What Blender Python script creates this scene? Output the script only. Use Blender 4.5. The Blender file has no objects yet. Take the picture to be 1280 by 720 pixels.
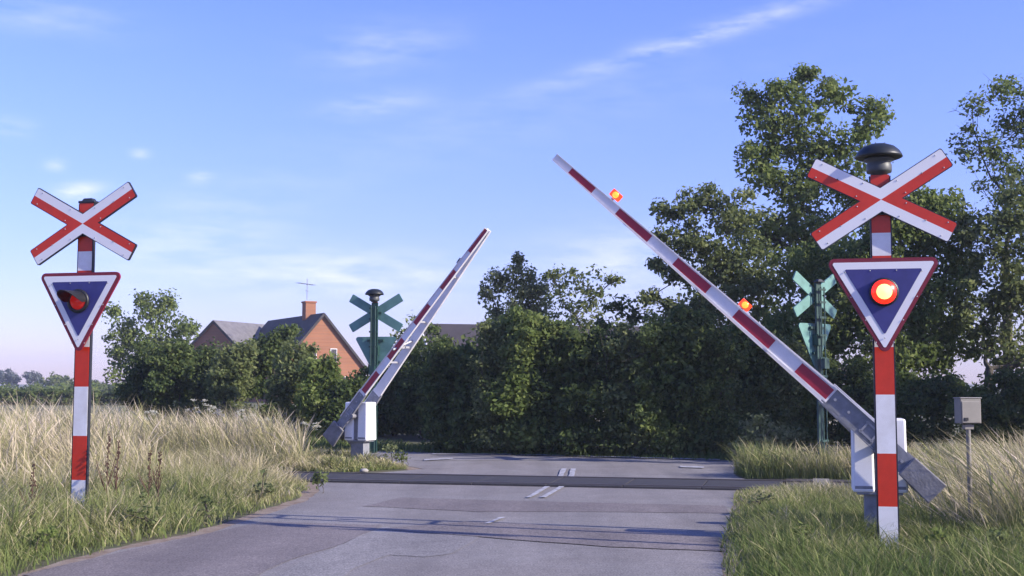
import bpy, math, random
import numpy as np
from mathutils import Vector, Matrix
R = math.radians
random.seed(7); rng = np.random.default_rng(7)
scene = bpy.context.scene
C = scene.collection

# ------------------------------------------------------------------ camera
CAM_H = 1.6; F = 1500.0; PITCH = math.atan(120/1500)
cam_d = bpy.data.cameras.new('camera'); cam = bpy.data.objects.new('camera', cam_d); C.objects.link(cam)
cam.location = (0, 0, CAM_H); cam.rotation_euler = (R(90)+PITCH, 0, 0)
cam_d.sensor_width = 36; cam_d.lens = F/1280*36; cam_d.clip_end = 6000; cam_d.clip_start = .1
scene.camera = cam

# ------------------------------------------------------------------ sky and sun
SUN_EL = 27; SUN_AZ = 112          # azimuth clockwise from +Y (view direction)
world = bpy.data.worlds.new('World'); scene.world = world; world.use_nodes = True
wn = world.node_tree; wn.nodes.clear()
def N(t, typ, **kw):
    n = t.nodes.new(typ)
    for k, v in kw.items(): setattr(n, k, v)
    return n
def L(t, a, b): t.links.new(a, b)
out = N(wn, 'ShaderNodeOutputWorld'); bg = N(wn, 'ShaderNodeBackground'); bg.inputs[1].default_value = .128
sky = N(wn, 'ShaderNodeTexSky'); sky.sky_type = 'NISHITA'; sky.sun_disc = False
sky.sun_elevation = R(SUN_EL); sky.sun_rotation = R(SUN_AZ)
sky.air_density = 1.0; sky.dust_density = .35; sky.ozone_density = 3.0; sky.altitude = 50
tc = N(wn, 'ShaderNodeTexCoord')
def pix_dir(px, py):
    u = (px-640)/F; v = -(py-360)/F
    c, s = math.cos(PITCH), math.sin(PITCH)
    return Vector((u, c - v*s, s + v*c))
def math_node(t, op, a, b=None, clamp=False):
    n = N(t, 'ShaderNodeMath', operation=op); n.use_clamp = clamp
    for i, v in enumerate((a, b)):
        if v is None: continue
        if isinstance(v, (int, float)): n.inputs[i].default_value = v
        else: L(t, v, n.inputs[i])
    return n.outputs[0]
# clouds: soft patches of cirrus high in the sky, each around a direction, broken up by noise
noi = N(wn, 'ShaderNodeTexNoise'); noi.inputs['Scale'].default_value = 16; noi.inputs['Detail'].default_value = 7; noi.inputs['Roughness'].default_value = .6
mp = N(wn, 'ShaderNodeMapping'); mp.inputs['Scale'].default_value = (1, 1, 4.5); mp.inputs['Rotation'].default_value = (0, R(-14), 0)
L(wn, tc.outputs['Generated'], mp.inputs[0]); L(wn, mp.outputs[0], noi.inputs['Vector'])
acc = None
CLOUDS = [  # px, py, half width, half height, tilt deg, strength
    (885, 42, 170, 11, 15, .5), (480, 58, 80, 26, 8, .24), (60, 22, 80, 18, 0, .22), (250, 222, 13, 7, 8, .5),
    (94, 241, 26, 10, 10, .7), (70, 207, 11, 7, 0, .5), (175, 193, 10, 6, 0, .4), (15, 160, 22, 10, 0, .4),
    (430, 345, 150, 30, 0, .55), (800, 330, 110, 40, 0, .5), (230, 300, 130, 45, 20, .25), (660, 145, 300, 40, 12, .08),
    (470, 130, 60, 14, 10, .3)]
for (px, py, hw, hh, tilt, st) in CLOUDS:
    d = pix_dir(px, py).normalized()
    rt = Vector((d.y, -d.x, 0)).normalized(); up = rt.cross(d)
    a = R(tilt); ax = rt*math.cos(a)+up*math.sin(a); ay = up*math.cos(a)-rt*math.sin(a)
    dx = N(wn, 'ShaderNodeVectorMath', operation='DOT_PRODUCT'); L(wn, tc.outputs['Generated'], dx.inputs[0]); dx.inputs[1].default_value = ax*(F/hw)
    dy = N(wn, 'ShaderNodeVectorMath', operation='DOT_PRODUCT'); L(wn, tc.outputs['Generated'], dy.inputs[0]); dy.inputs[1].default_value = ay*(F/hh)
    df = N(wn, 'ShaderNodeVectorMath', operation='DOT_PRODUCT'); L(wn, tc.outputs['Generated'], df.inputs[0]); df.inputs[1].default_value = d
    x2 = math_node(wn, 'POWER', dx.outputs['Value'], 2); y2 = math_node(wn, 'POWER', dy.outputs['Value'], 2)
    s = math_node(wn, 'ADD', x2, y2); e = math_node(wn, 'EXPONENT', math_node(wn, 'MULTIPLY', s, -1.0))
    e = math_node(wn, 'MULTIPLY', e, math_node(wn, 'GREATER_THAN', df.outputs['Value'], 0.0))
    e = math_node(wn, 'MULTIPLY', e, st)
    acc = e if acc is None else math_node(wn, 'ADD', acc, e)
nr = N(wn, 'ShaderNodeMapRange'); nr.inputs[1].default_value = .36; nr.inputs[2].default_value = .70
L(wn, noi.outputs['Fac'], nr.inputs[0])
fac = math_node(wn, 'MULTIPLY', acc, nr.outputs[0], True)
hs = N(wn, 'ShaderNodeMix', data_type='RGBA', blend_type='MULTIPLY'); hs.inputs[0].default_value = 1
L(wn, sky.outputs[0], hs.inputs[6]); hs.inputs[7].default_value = (1.14, .90, 1.26, 1)
sx = N(wn, 'ShaderNodeSeparateXYZ'); L(wn, tc.outputs['Generated'], sx.inputs[0])
el = N(wn, 'ShaderNodeMapRange', interpolation_type='SMOOTHSTEP'); el.inputs[1].default_value = -.02; el.inputs[2].default_value = .30;  L(wn, sx.outputs[2], el.inputs[0])
sat = N(wn, 'ShaderNodeHueSaturation'); sat.inputs['Saturation'].default_value = 1.17; L(wn, hs.outputs[2], sat.inputs['Color'])
hc = N(wn, 'ShaderNodeMix', data_type='RGBA'); L(wn, el.outputs[0], hc.inputs[0]); hc.inputs[6].default_value = (.55, .63, .70, 1); hc.inputs[7].default_value = (1, 1, 1, 1)
hm_ = N(wn, 'ShaderNodeMix', data_type='RGBA', blend_type='MULTIPLY'); hm_.inputs[0].default_value = 1; L(wn, sat.outputs[0], hm_.inputs[6]); L(wn, hc.outputs[2], hm_.inputs[7])
cm = N(wn, 'ShaderNodeMix', data_type='RGBA'); L(wn, fac, cm.inputs[0]); L(wn, hm_.outputs[2], cm.inputs[6]); cm.inputs[7].default_value = (5.6, 5.5, 6.3, 1)
L(wn, cm.outputs[2], bg.inputs[0]); L(wn, bg.outputs[0], out.inputs[0])
sd = bpy.data.lights.new('sun', 'SUN'); sd.energy = 4.3; sd.angle = R(.5); sd.color = (1, .92, .80)
sun = bpy.data.objects.new('sun', sd); C.objects.link(sun)
sv = Vector((math.sin(R(SUN_AZ))*math.cos(R(SUN_EL)), math.cos(R(SUN_AZ))*math.cos(R(SUN_EL)), math.sin(R(SUN_EL))))
sun.rotation_euler = sv.to_track_quat('Z', 'Y').to_euler()
scene.view_settings.view_transform = 'Standard'; scene.view_settings.look = 'None'
scene.view_settings.exposure = 0.92; scene.view_settings.gamma = 1
scene.cycles.transparent_max_bounces = 8
scene.cycles.max_bounces = 6

# ------------------------------------------------------------------ placing helpers
def at(px, py, d):
    v = pix_dir(px, py); t = d/v.y
    return Vector((v.x*t, d, CAM_H+v.z*t))
def gnd(px, py):
    v = pix_dir(px, py); t = -CAM_H/v.z
    return Vector((v.x*t, v.y*t, 0))
def on_plane(px, py, o, u):
    """point on the vertical plane through o that contains u; returned as (distance along u, height)"""
    v = pix_dir(px, py); n = Vector((-u.y, u.x, 0))
    t = (Vector(o)-Vector((0, 0, CAM_H))).dot(n)/v.dot(n)
    p = Vector((0, 0, CAM_H))+v*t
    return ((p-Vector(o)).dot(u), p.z)

# ------------------------------------------------------------------ materials
def mat(name, col, rough=.6, metal=0, spec=.5, var=0, vscale=3.0, dark=None, bump=0, bscale=40, emit=None, est=1):
    m = bpy.data.materials.new(name); m.use_nodes = True; t = m.node_tree; b = t.nodes['Principled BSDF']
    b.inputs['Base Color'].default_value = (*col, 1); b.inputs['Roughness'].default_value = rough
    b.inputs['Metallic'].default_value = metal; b.inputs['Specular IOR Level'].default_value = spec
    tcn = N(t, 'ShaderNodeTexCoord')
    if var or dark:
        n = N(t, 'ShaderNodeTexNoise'); n.inputs['Scale'].default_value = vscale; n.inputs['Detail'].default_value = 8; n.inputs['Roughness'].default_value = .65
        L(t, tcn.outputs['Object'], n.inputs['Vector'])
        r = N(t, 'ShaderNodeMapRange'); r.inputs[1].default_value = .35; r.inputs[2].default_value = .7; L(t, n.outputs['Fac'], r.inputs[0])
        x = N(t, 'ShaderNodeMix', data_type='RGBA'); L(t, r.outputs[0], x.inputs[0])
        dk = dark or tuple(c*(1-var) for c in col)
        x.inputs[6].default_value = (*col, 1); x.inputs[7].default_value = (*dk, 1); L(t, x.outputs[2], b.inputs['Base Color'])
    if bump:
        n2 = N(t, 'ShaderNodeTexNoise'); n2.inputs['Scale'].default_value = bscale; n2.inputs['Detail'].default_value = 5
        L(t, tcn.outputs['Object'], n2.inputs['Vector'])
        bp = N(t, 'ShaderNodeBump'); bp.inputs['Strength'].default_value = bump; bp.inputs['Distance'].default_value = .02
        L(t, n2.outputs['Fac'], bp.inputs['Height']); L(t, bp.outputs[0], b.inputs['Normal'])
    if emit:
        b.inputs['Emission Color'].default_value = (*emit, 1); b.inputs['Emission Strength'].default_value = est
    return m
M = {}
M['white'] = mat('sign_white', (.80, .79, .79), .42, var=.05, vscale=5)
M['postwhite'] = mat('post_white', (.82, .81, .80), .42, dark=(.70, .68, .65), vscale=7)
M['red'] = mat('sign_red', (.64, .036, .010), .4, var=.2, vscale=6)
M['maroon'] = mat('sign_border_red', (.22, .015, .03), .45, var=.2)
M['blue'] = mat('sign_blue', (.045, .045, .20), .5, var=.25, vscale=8)
M['boomred'] = mat('boom_red', (.38, .016, .04), .45, var=.25, vscale=9)
M['boomwhite'] = mat('boom_white', (.80, .78, .79), .45, dark=(.66, .64, .64), vscale=4)
M['housing'] = mat('housing_white', (.84, .83, .82), .45, dark=(.74, .72, .71), vscale=3)
M['green'] = mat('sea_green_paint', (.14, .30, .265), .5, dark=(.09, .20, .175), vscale=6)
M['deepgreen'] = mat('weathered_green_paint', (.13, .27, .235), .55, dark=(.07, .16, .145), vscale=3)  # darker copy of the green: dark reflection of bushes put into the paint
M['dgreen'] = mat('dark_green_paint', (.018, .06, .05), .5, var=.3)
M['edge'] = mat('dark_edge', (.02, .022, .03), .5)
M['black'] = mat('black_paint', (.012, .012, .014), .45)
M['horn'] = mat('grey_black_horn', (.014, .018, .018), .42)
M['horngrey'] = mat('horn_grey', (.06, .065, .065), .5)
M['steel'] = mat('galvanised_steel', (.27, .275, .30), .6, metal=.15, dark=(.16, .165, .18), vscale=9, bump=.1)
M['weight'] = mat('counterweight_steel', (.13, .125, .13), .65, metal=.1, dark=(.27, .265, .28), vscale=6, bump=.2)
M['brack'] = mat('bracket_grey', (.35, .35, .37), .5, metal=.3)
M['boxgrey'] = mat('cabinet_beige_grey', (.22, .205, .18), .55, var=.2, vscale=8)
M['lampoff'] = mat('lamp_lens_dim', (.20, .01, .01), .25, emit=(1, .03, .03), est=.13)
M['lamplit'] = mat('lamp_lens_lit', (.5, .02, .01), .3, emit=(1, .018, .006), est=1.3)
M['lampcore'] = mat('lamp_core_lit', (1, .6, .3), .3, emit=(1, .36, .085), est=2.0)
M['orangelit'] = mat('boom_lamp_lit', (.7, .06, .01), .25, emit=(1, .05, .01), est=.8)
M['orangecore'] = mat('boom_lamp_core', (.9, .2, .02), .25, emit=(1, .17, .02), est=1.8)
M['bolt'] = mat('bolt', (.4, .4, .42), .4, metal=.6)
M['trunk'] = mat('bark', (.055, .045, .033), .9, dark=(.10, .085, .065), vscale=12, bump=.4)
M['deadwood'] = mat('bare_twigs', (.13, .11, .09), .9, var=.3)
M['paint'] = mat('road_paint', (.50, .50, .52), .7, dark=(.13, .125, .135), vscale=11)
M['rail'] = mat('rail_steel', (.10, .085, .08), .5, metal=.4, var=.3)
M['rubber'] = mat('crossing_panel', (.030, .028, .031), .8, dark=(.042, .04, .043), vscale=5, bump=.3)
M['ballast'] = mat('ballast', (.065, .058, .055), .95, dark=(.03, .028, .027), vscale=14, bump=.8, bscale=30)
M['sleeper'] = mat('sleeper_concrete', (.2, .19, .17), .9, var=.3)
M['wallwhite'] = mat('whitewash', (.62, .60, .56), .8, var=.15)
M['rooflight'] = mat('fibre_cement_roof', (.17, .16, .165), .85, dark=(.10, .095, .10), vscale=1.6)
M['roofdark'] = mat('slate_roof', (.032, .027, .028), .85, dark=(.055, .047, .046), vscale=1.5)
M['roofpurple'] = mat('barn_roof', (.055, .047, .052), .85, dark=(.035, .03, .034), vscale=.9)
M['glass'] = mat('window_glass', (.03, .035, .045), .1, spec=.8)
M['frame'] = mat('white_frame', (.7, .7, .68), .5)
M['metalrod'] = mat('aluminium', (.3, .3, .32), .4, metal=.6)
M['flower'] = mat('umbel_white', (.36, .36, .29), .8)
M['dock'] = mat('dock_brown', (.085, .045, .03), .9, var=.3)
M['stone'] = mat('stone', (.35, .33, .3), .9, var=.2)
M['kerbdirt'] = mat('edge_gravel', (.27, .225, .18), .95, dark=(.15, .095, .06), vscale=6, bump=.7, bscale=60)

def brick_mat():
    m = bpy.data.materials.new('brick'); m.use_nodes = True; t = m.node_tree; b = t.nodes['Principled BSDF']; b.inputs['Roughness'].default_value = .9
    br = N(t, 'ShaderNodeTexBrick'); br.inputs['Scale'].default_value = 4; br.inputs['Mortar Size'].default_value = .015
    br.inputs['Color1'].default_value = (.38, .14, .062, 1); br.inputs['Color2'].default_value = (.28, .105, .05, 1); br.inputs['Mortar'].default_value = (.30, .155, .09, 1)
    tcn = N(t, 'ShaderNodeTexCoord'); mpn = N(t, 'ShaderNodeMapping'); mpn.inputs['Rotation'].default_value = (R(90), 0, 0)
    L(t, tcn.outputs['Object'], mpn.inputs[0]); L(t, mpn.outputs[0], br.inputs['Vector'])
    n = N(t, 'ShaderNodeTexNoise'); n.inputs['Scale'].default_value = .9; L(t, tcn.outputs['Object'], n.inputs['Vector'])
    x = N(t, 'ShaderNodeMix', data_type='RGBA', blend_type='MULTIPLY'); L(t, n.outputs['Fac'], x.inputs[0]); L(t, br.outputs[0], x.inputs[6]); x.inputs[7].default_value = (.75, .72, .7, 1)
    L(t, x.outputs[2], b.inputs['Base Color']); return m
M['brick'] = brick_mat()

def asphalt(name, c1, c2, red=0.0):
    m = bpy.data.materials.new(name); m.use_nodes = True; t = m.node_tree; b = t.nodes['Principled BSDF']; b.inputs['Roughness'].default_value = .8
    b.inputs['Specular IOR Level'].default_value = .35
    tcn = N(t, 'ShaderNodeTexCoord')
    n1 = N(t, 'ShaderNodeTexNoise'); n1.inputs['Scale'].default_value = .55; n1.inputs['Detail'].default_value = 6; n1.inputs['Roughness'].default_value = .6
    n2 = N(t, 'ShaderNodeTexNoise'); n2.inputs['Scale'].default_value = 60; n2.inputs['Detail'].default_value = 3
    n3 = N(t, 'ShaderNodeTexNoise'); n3.inputs['Scale'].default_value = 2.2; n3.inputs['Detail'].default_value = 8; n3.inputs['Distortion'].default_value = 1.2
    # wear along the driving direction
    mpn = N(t, 'ShaderNodeMapping'); mpn.inputs['Scale'].default_value = (1.3, .12, 1)
    L(t, tcn.outputs['Object'], mpn.inputs[0]); n4 = N(t, 'ShaderNodeTexNoise'); n4.inputs['Scale'].default_value = 1.0; n4.inputs['Detail'].default_value = 4; L(t, mpn.outputs[0], n4.inputs['Vector'])
    for n in (n1, n2, n3): L(t, tcn.outputs['Object'], n.inputs['Vector'])
    r1 = N(t, 'ShaderNodeMapRange'); r1.inputs[1].default_value = .4; r1.inputs[2].default_value = .62; L(t, n1.outputs['Fac'], r1.inputs[0])
    x = N(t, 'ShaderNodeMix', data_type='RGBA'); L(t, r1.outputs[0], x.inputs[0]); x.inputs[6].default_value = (*c1, 1); x.inputs[7].default_value = (*c2, 1)
    r2 = N(t, 'ShaderNodeMapRange'); r2.inputs[1].default_value = .3; r2.inputs[2].default_value = .7; r2.inputs[3].default_value = .5; r2.inputs[4].default_value = 1.5; L(t, n2.outputs['Fac'], r2.inputs[0])
    r3 = N(t, 'ShaderNodeMapRange'); r3.inputs[1].default_value = .3; r3.inputs[2].default_value = .7; r3.inputs[3].default_value = .9; r3.inputs[4].default_value = 1.08; L(t, n3.outputs['Fac'], r3.inputs[0])
    r4 = N(t, 'ShaderNodeMapRange'); r4.inputs[1].default_value = .35; r4.inputs[2].default_value = .65; r4.inputs[3].default_value = .86; r4.inputs[4].default_value = 1.12; L(t, n4.outputs['Fac'], r4.inputs[0])
    n5 = N(t, 'ShaderNodeTexNoise'); n5.inputs['Scale'].default_value = 16; n5.inputs['Detail'].default_value = 4; n5.inputs['Roughness'].default_value = .8; L(t, tcn.outputs['Object'], n5.inputs['Vector'])
    r5 = N(t, 'ShaderNodeMapRange'); r5.inputs[1].default_value = .35; r5.inputs[2].default_value = .65; r5.inputs[3].default_value = .84; r5.inputs[4].default_value = 1.14; L(t, n5.outputs['Fac'], r5.inputs[0])
    k = math_node(t, 'MULTIPLY', math_node(t, 'MULTIPLY', math_node(t, 'MULTIPLY', r2.outputs[0], r3.outputs[0]), r4.outputs[0]), r5.outputs[0])
    vm = N(t, 'ShaderNodeVectorMath', operation='SCALE'); L(t, x.outputs[2], vm.inputs[0]); L(t, k, vm.inputs['Scale'])
    L(t, vm.outputs[0], b.inputs['Base Color'])
    bp = N(t, 'ShaderNodeBump'); bp.inputs['Strength'].default_value = .4; bp.inputs['Distance'].default_value = .006
    L(t, n2.outputs['Fac'], bp.inputs['Height']); L(t, bp.outputs[0], b.inputs['Normal'])
    return m
M['asphalt'] = asphalt('asphalt', (.195, .178, .168), (.212, .198, .190))
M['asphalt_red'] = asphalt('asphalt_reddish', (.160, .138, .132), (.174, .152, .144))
M['asphalt_pale'] = asphalt('asphalt_pale', (.225, .212, .204), (.205, .192, .186))
M['asphalt_dark'] = asphalt('asphalt_tar', (.10, .093, .10), (.12, .11, .12))
M['soil'] = mat('soil_and_thatch', (.10, .085, .045), .95, dark=(.06, .075, .028), vscale=1.3, bump=.6, bscale=25)
M['field'] = mat('field', (.13, .115, .05), .95, dark=(.06, .085, .03), vscale=.15, bump=.5, bscale=8)

def leaf_mat(name, ca, cb, cc, trans=.35, nscale=.8, rough=.55):
    m = bpy.data.materials.new(name); m.use_nodes = True; t = m.node_tree; t.nodes.clear()
    o = N(t, 'ShaderNodeOutputMaterial'); b = N(t, 'ShaderNodeBsdfPrincipled'); b.inputs['Roughness'].default_value = .7; b.inputs['Specular IOR Level'].default_value = .15
    tr = N(t, 'ShaderNodeBsdfTranslucent'); mx = N(t, 'ShaderNodeMixShader'); mx.inputs[0].default_value = trans
    a = N(t, 'ShaderNodeAttribute', attribute_name='rnd')
    tcn = N(t, 'ShaderNodeTexCoord'); n = N(t, 'ShaderNodeTexNoise'); n.inputs['Scale'].default_value = nscale; n.inputs['Detail'].default_value = 3; L(t, tcn.outputs['Object'], n.inputs['Vector'])
    s = math_node(t, 'ADD', math_node(t, 'MULTIPLY', a.outputs['Fac'], .55), math_node(t, 'MULTIPLY', math_node(t, 'SUBTRACT', n.outputs['Fac'], .25), .9))
    cr = N(t, 'ShaderNodeValToRGB'); e = cr.color_ramp.elements; e[0].position = .1; e[0].color = (*ca, 1); e[1].position = .95; e[1].color = (*cc, 1)
    k = e.new(.5); k.color = (*cb, 1)
    L(t, s, cr.inputs[0]); L(t, cr.outputs[0], b.inputs['Base Color']); L(t, cr.outputs[0], tr.inputs['Color'])
    L(t, b.outputs[0], mx.inputs[1]); L(t, tr.outputs[0], mx.inputs[2]); L(t, mx.outputs[0], o.inputs[0]); return m
M['leaf_dark'] = leaf_mat('leaf_dark', (.05, .08, .028), (.096, .135, .042), (.19, .22, .075), trans=.45)
M['leaf_mid'] = leaf_mat('leaf_mid', (.09, .135, .035), (.165, .215, .062), (.30, .34, .11), trans=.5)
M['leaf_tree'] = leaf_mat('leaf_tree', (.08, .116, .044), (.165, .20, .075), (.30, .32, .13), trans=.5)
M['leaf_pale'] = leaf_mat('leaf_pale', (.11, .14, .06), (.20, .23, .10), (.32, .33, .17), trans=.45)
M['leaf_far'] = leaf_mat('leaf_far', (.09, .11, .10), (.12, .14, .13), (.16, .18, .16))  # greyed foliage: distance haze put into the leaf colour
M['leaf_rust'] = leaf_mat('leaf_rust', (.10, .04, .015), (.20, .07, .025), (.28, .12, .05))

# ------------------------------------------------------------------ mesh builder
class MB:
    def __init__(s): s.v = []; s.f = []; s.m = []; s.smooth = []
    def add(s, verts, faces, m=0, X=None, smooth=False):
        b = len(s.v)
        s.v += [tuple(X @ Vector(p)) if X is not None else tuple(p) for p in verts]
        s.f += [tuple(b+i for i in f) for f in faces]; s.m += [m]*len(faces); s.smooth += [smooth]*len(faces)
    def box(s, c, d, m=0, X=None, taper=1.0):
        x, y, z = c; a, b, h = d[0]/2, d[1]/2, d[2]/2
        vs = [(x-a, y-b, z-h), (x+a, y-b, z-h), (x+a, y+b, z-h), (x-a, y+b, z-h), (x-a*taper, y-b*taper, z+h), (x+a*taper, y-b*taper, z+h), (x+a*taper, y+b*taper, z+h), (x-a*taper, y+b*taper, z+h)]
        s.add(vs, [(3, 2, 1, 0), (4, 5, 6, 7), (0, 1, 5, 4), (1, 2, 6, 5), (2, 3, 7, 6), (3, 0, 4, 7)], m, X)
    def prism(s, poly, y0, y1, m=0, X=None, mside=None):
        """poly in (x, z), counter-clockwise seen from -Y; y0 front"""
        n = len(poly)
        vs = [(x, y0, z) for x, z in poly]+[(x, y1, z) for x, z in poly]
        s.add(vs, [tuple(range(n)), tuple(range(2*n-1, n-1, -1))], m, X)
        b = len(s.v)-2*n
        for i in range(n):
            j = (i+1) % n; s.f.append((b+i, b+n+i, b+n+j, b+j)); s.m.append(m if mside is None else mside); s.smooth.append(False)
    def sheet(s, poly, y, m=0, X=None): s.add([(x, y, z) for x, z in poly], [tuple(range(len(poly)))], m, X)
    def tube(s, pts, rad, n=8, m=0, X=None, caps=True, smooth=True):
        P = [Vector(p) for p in pts]; rs = rad if isinstance(rad, (list, tuple)) else [rad]*len(P); vs = []; fs = []
        for i, p in enumerate(P):
            t = (P[min(i+1, len(P)-1)]-P[max(i-1, 0)]).normalized()
            a = t.cross(Vector((0, 0, 1)) if abs(t.z) < .9 else Vector((1, 0, 0))).normalized(); b = t.cross(a)
            for k in range(n):
                q = 2*math.pi*k/n; vs.append(p+(a*math.cos(q)+b*math.sin(q))*rs[i])
        for i in range(len(P)-1):
            for k in range(n): fs.append((i*n+k, i*n+(k+1) % n, (i+1)*n+(k+1) % n, (i+1)*n+k))
        s.add(vs, fs, m, X, smooth)
        if caps: s.add(vs[:n], [tuple(range(n))[::-1]], m, X); s.add(vs[-n:], [tuple(range(n))], m, X)
    def lathe(s, prof, n=24, m=0, X=None, smooth=True):
        """prof: (radius, height) around Z"""
        vs = []; fs = []
        for r, z in prof:
            for k in range(n): q = 2*math.pi*k/n; vs.append((r*math.cos(q), r*math.sin(q), z))
        for i in range(len(prof)-1):
            for k in range(n): fs.append((i*n+k, i*n+(k+1) % n, (i+1)*n+(k+1) % n, (i+1)*n+k))
        s.add(vs, fs, m, X, smooth)
    def bar(s, p0, p1, h0, h1, t, up, m=0, f0=0, f1=1, off=0, hk=1.0):
        """tapered rectangular bar; up = height direction; off = shift along thickness"""
        p0 = Vector(p0); p1 = Vector(p1); ax = (p1-p0).normalized(); th = ax.cross(up).normalized()
        a = p0.lerp(p1, f0)+th*off; b = p0.lerp(p1, f1)+th*off
        ha = (h0+(h1-h0)*f0)*hk/2; hb = (h0+(h1-h0)*f1)*hk/2; u = Vector(up).normalized(); u = th.cross(ax).normalized()
        vs = [a-u*ha-th*t/2, a-u*ha+th*t/2, a+u*ha+th*t/2, a+u*ha-th*t/2, b-u*hb-th*t/2, b-u*hb+th*t/2, b+u*hb+th*t/2, b+u*hb-th*t/2]
        s.add(vs, [(0, 1, 2, 3), (7, 6, 5, 4), (0, 4, 5, 1), (1, 5, 6, 2), (2, 6, 7, 3), (3, 7, 4, 0)], m)
    def build(s, name, mats, parent=None, loc=None, bevel=0):
        me = bpy.data.meshes.new(name); me.from_pydata([tuple(v) for v in s.v], [], s.f)
        for mm in (mats if isinstance(mats, (list, tuple)) else [mats]): me.materials.append(mm)
        me.polygons.foreach_set('material_index', s.m); me.polygons.foreach_set('use_smooth', s.smooth); me.update()
        o = bpy.data.objects.new(name, me); C.objects.link(o)
        if parent: o.parent = parent
        if loc is not None: o.location = loc
        if bevel:
            b = o.modifiers.new('bevel', 'BEVEL'); b.width = bevel; b.segments = 2; b.limit_method = 'ANGLE'
        return o
def tag(o, label=None, cat=None, group=None, kind=None):
    if label: o['label'] = label
    if cat: o['category'] = cat
    if group: o['group'] = group
    if kind: o['kind'] = kind
    return o
def thing(name, label, cat, loc=(0, 0, 0), rz=0, group=None):
    o = bpy.data.objects.new(name, None); C.objects.link(o); o.location = loc; o.rotation_euler = (0, 0, rz); o.empty_display_size = .2
    return tag(o, label, cat, group)
def np_mesh(name, V, Fq, mats, parent=None, rnd=None, midx=None, loc=None):
    me = bpy.data.meshes.new(name); nv = len(V); nf = len(Fq); k = Fq.shape[1]
    me.vertices.add(nv); me.vertices.foreach_set('co', V.astype(np.float32).ravel())
    me.loops.add(nf*k); me.loops.foreach_set('vertex_index', Fq.astype(np.int32).ravel())
    me.polygons.add(nf); me.polygons.foreach_set('loop_start', np.arange(0, nf*k, k, dtype=np.int32))
    try: me.polygons.foreach_set('loop_total', np.full(nf, k, dtype=np.int32))
    except Exception: pass
    for mm in (mats if isinstance(mats, (list, tuple)) else [mats]): me.materials.append(mm)
    if midx is not None: me.polygons.foreach_set('material_index', midx.astype(np.int32))
    if rnd is not None:
        a = me.attributes.new('rnd', 'FLOAT', 'POINT'); a.data.foreach_set('value', rnd.astype(np.float32))
    me.update(calc_edges=True); me.validate()
    o = bpy.data.objects.new(name, me); C.objects.link(o)
    if parent: o.parent = parent
    if loc is not None: o.location = loc
    return o

# ------------------------------------------------------------------ ground, road, track
def flat(name, pts, z, m, ripple=0, sub=1, label=None):
    P = []
    rr = random.Random(len(pts)*13+int(pts[0][0]*10))
    n = len(pts)
    for i in range(n):
        a = pts[i]; b = pts[(i+1) % n]
        for k in range(sub):
            t = k/sub; q = (a[0]+(b[0]-a[0])*t, a[1]+(b[1]-a[1])*t)
            P.append((q[0]+rr.uniform(-ripple, ripple), q[1]+rr.uniform(-ripple, ripple), z))
    me = bpy.data.meshes.new(name); me.from_pydata(P, [], [tuple(range(len(P)))]); me.materials.append(m); me.update()
    if me.polygons[0].normal.z < 0: me.flip_normals()
    o = bpy.data.objects.new(name, me); C.objects.link(o); o['kind'] = 'structure'; return o
flat('ground', [(-2500, -300), (2500, -300), (2500, 4500), (-2500, 4500)], -.012, M['field'])
flat('verge_soil', [(-30, 0), (30, 0), (30, 40), (-30, 40)], -.008, M['soil'])
ROAD_L = [(-4.6, 3), (-4.0, 10), (-3.78, 11.8), (-3.28, 13), (-3.03, 15), (-2.82, 16.8), (-2.92, 18.3), (-3.2, 20)]
ROAD_R = [(1.35, 3), (1.75, 10), (2.05, 12), (2.72, 15), (3.35, 18.2), (3.75, 19.2)]
U_T = Vector((.974, -.226, 0)); N_T = Vector((.226, .974, 0)); T_C = Vector((0, 19.95, 0))
def tp(a, b): p = T_C+U_T*a+N_T*b; return (p.x, p.y)
TW = .02
flat('gravel_edge', [(x-.22, y) for x, y in ROAD_L]+[tp(-3.5, -TW), tp(-3.5, TW), (-1.9, 22.6), (-3.7, 27.2), (-15, 31.5), (-15, 35), (-1.8, 28.3), (4.7, 25.5), (17, 21.7), (17, 19.6), (4.6, 23.1), (3.7, 21.3), tp(3.8, TW)]+[(x+.16, y) for x, y in ROAD_R[::-1]], -.004, M['kerbdirt'], .05, 5)
flat('road', ROAD_L+[tp(-3.3, -TW), tp(-3.3, TW), (-1.7, 22.9), (-3.5, 27), (-15, 31.8), (-15, 34.7), (-1.86, 28), (4.6, 25.2), (17, 21.5), (17, 19.2), (4.9, 23.3), (3.95, 21.4), tp(3.95, TW)]+ROAD_R[::-1], 0, M['asphalt'], .025, 5)
def gp(l): return [tuple(gnd(*p)[:2]) for p in l]
# old repairs in the asphalt, and darker reddish bands across it
def patch(pix, m, z=.004, r=.02): flat('road_patch', gp(pix), z, m, r, 4)
patch([(30, 719), (150, 690), (330, 652), (478, 657), (430, 680), (360, 700), (250, 760)], M['asphalt_red'])
patch([(330, 735), (382, 700), (477, 659), (560, 660), (612, 664), (565, 692), (533, 697), (487, 694), (440, 712), (400, 740)], M['asphalt_pale'])
patch([(455, 633), (500, 622), (640, 626), (905, 632), (915, 642), (760, 640), (600, 640)], M['asphalt_red'])
patch([(470, 662), (590, 652), (650, 655), (900, 672), (903, 690), (760, 684), (600, 672)], M['asphalt_red'], .008)  # darker reddish band across the near road
patch([(500, 571), (640, 571), (780, 574), (905, 577), (905, 579), (780, 577), (640, 575), (505, 576)], M['asphalt_pale'], .004)
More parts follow.
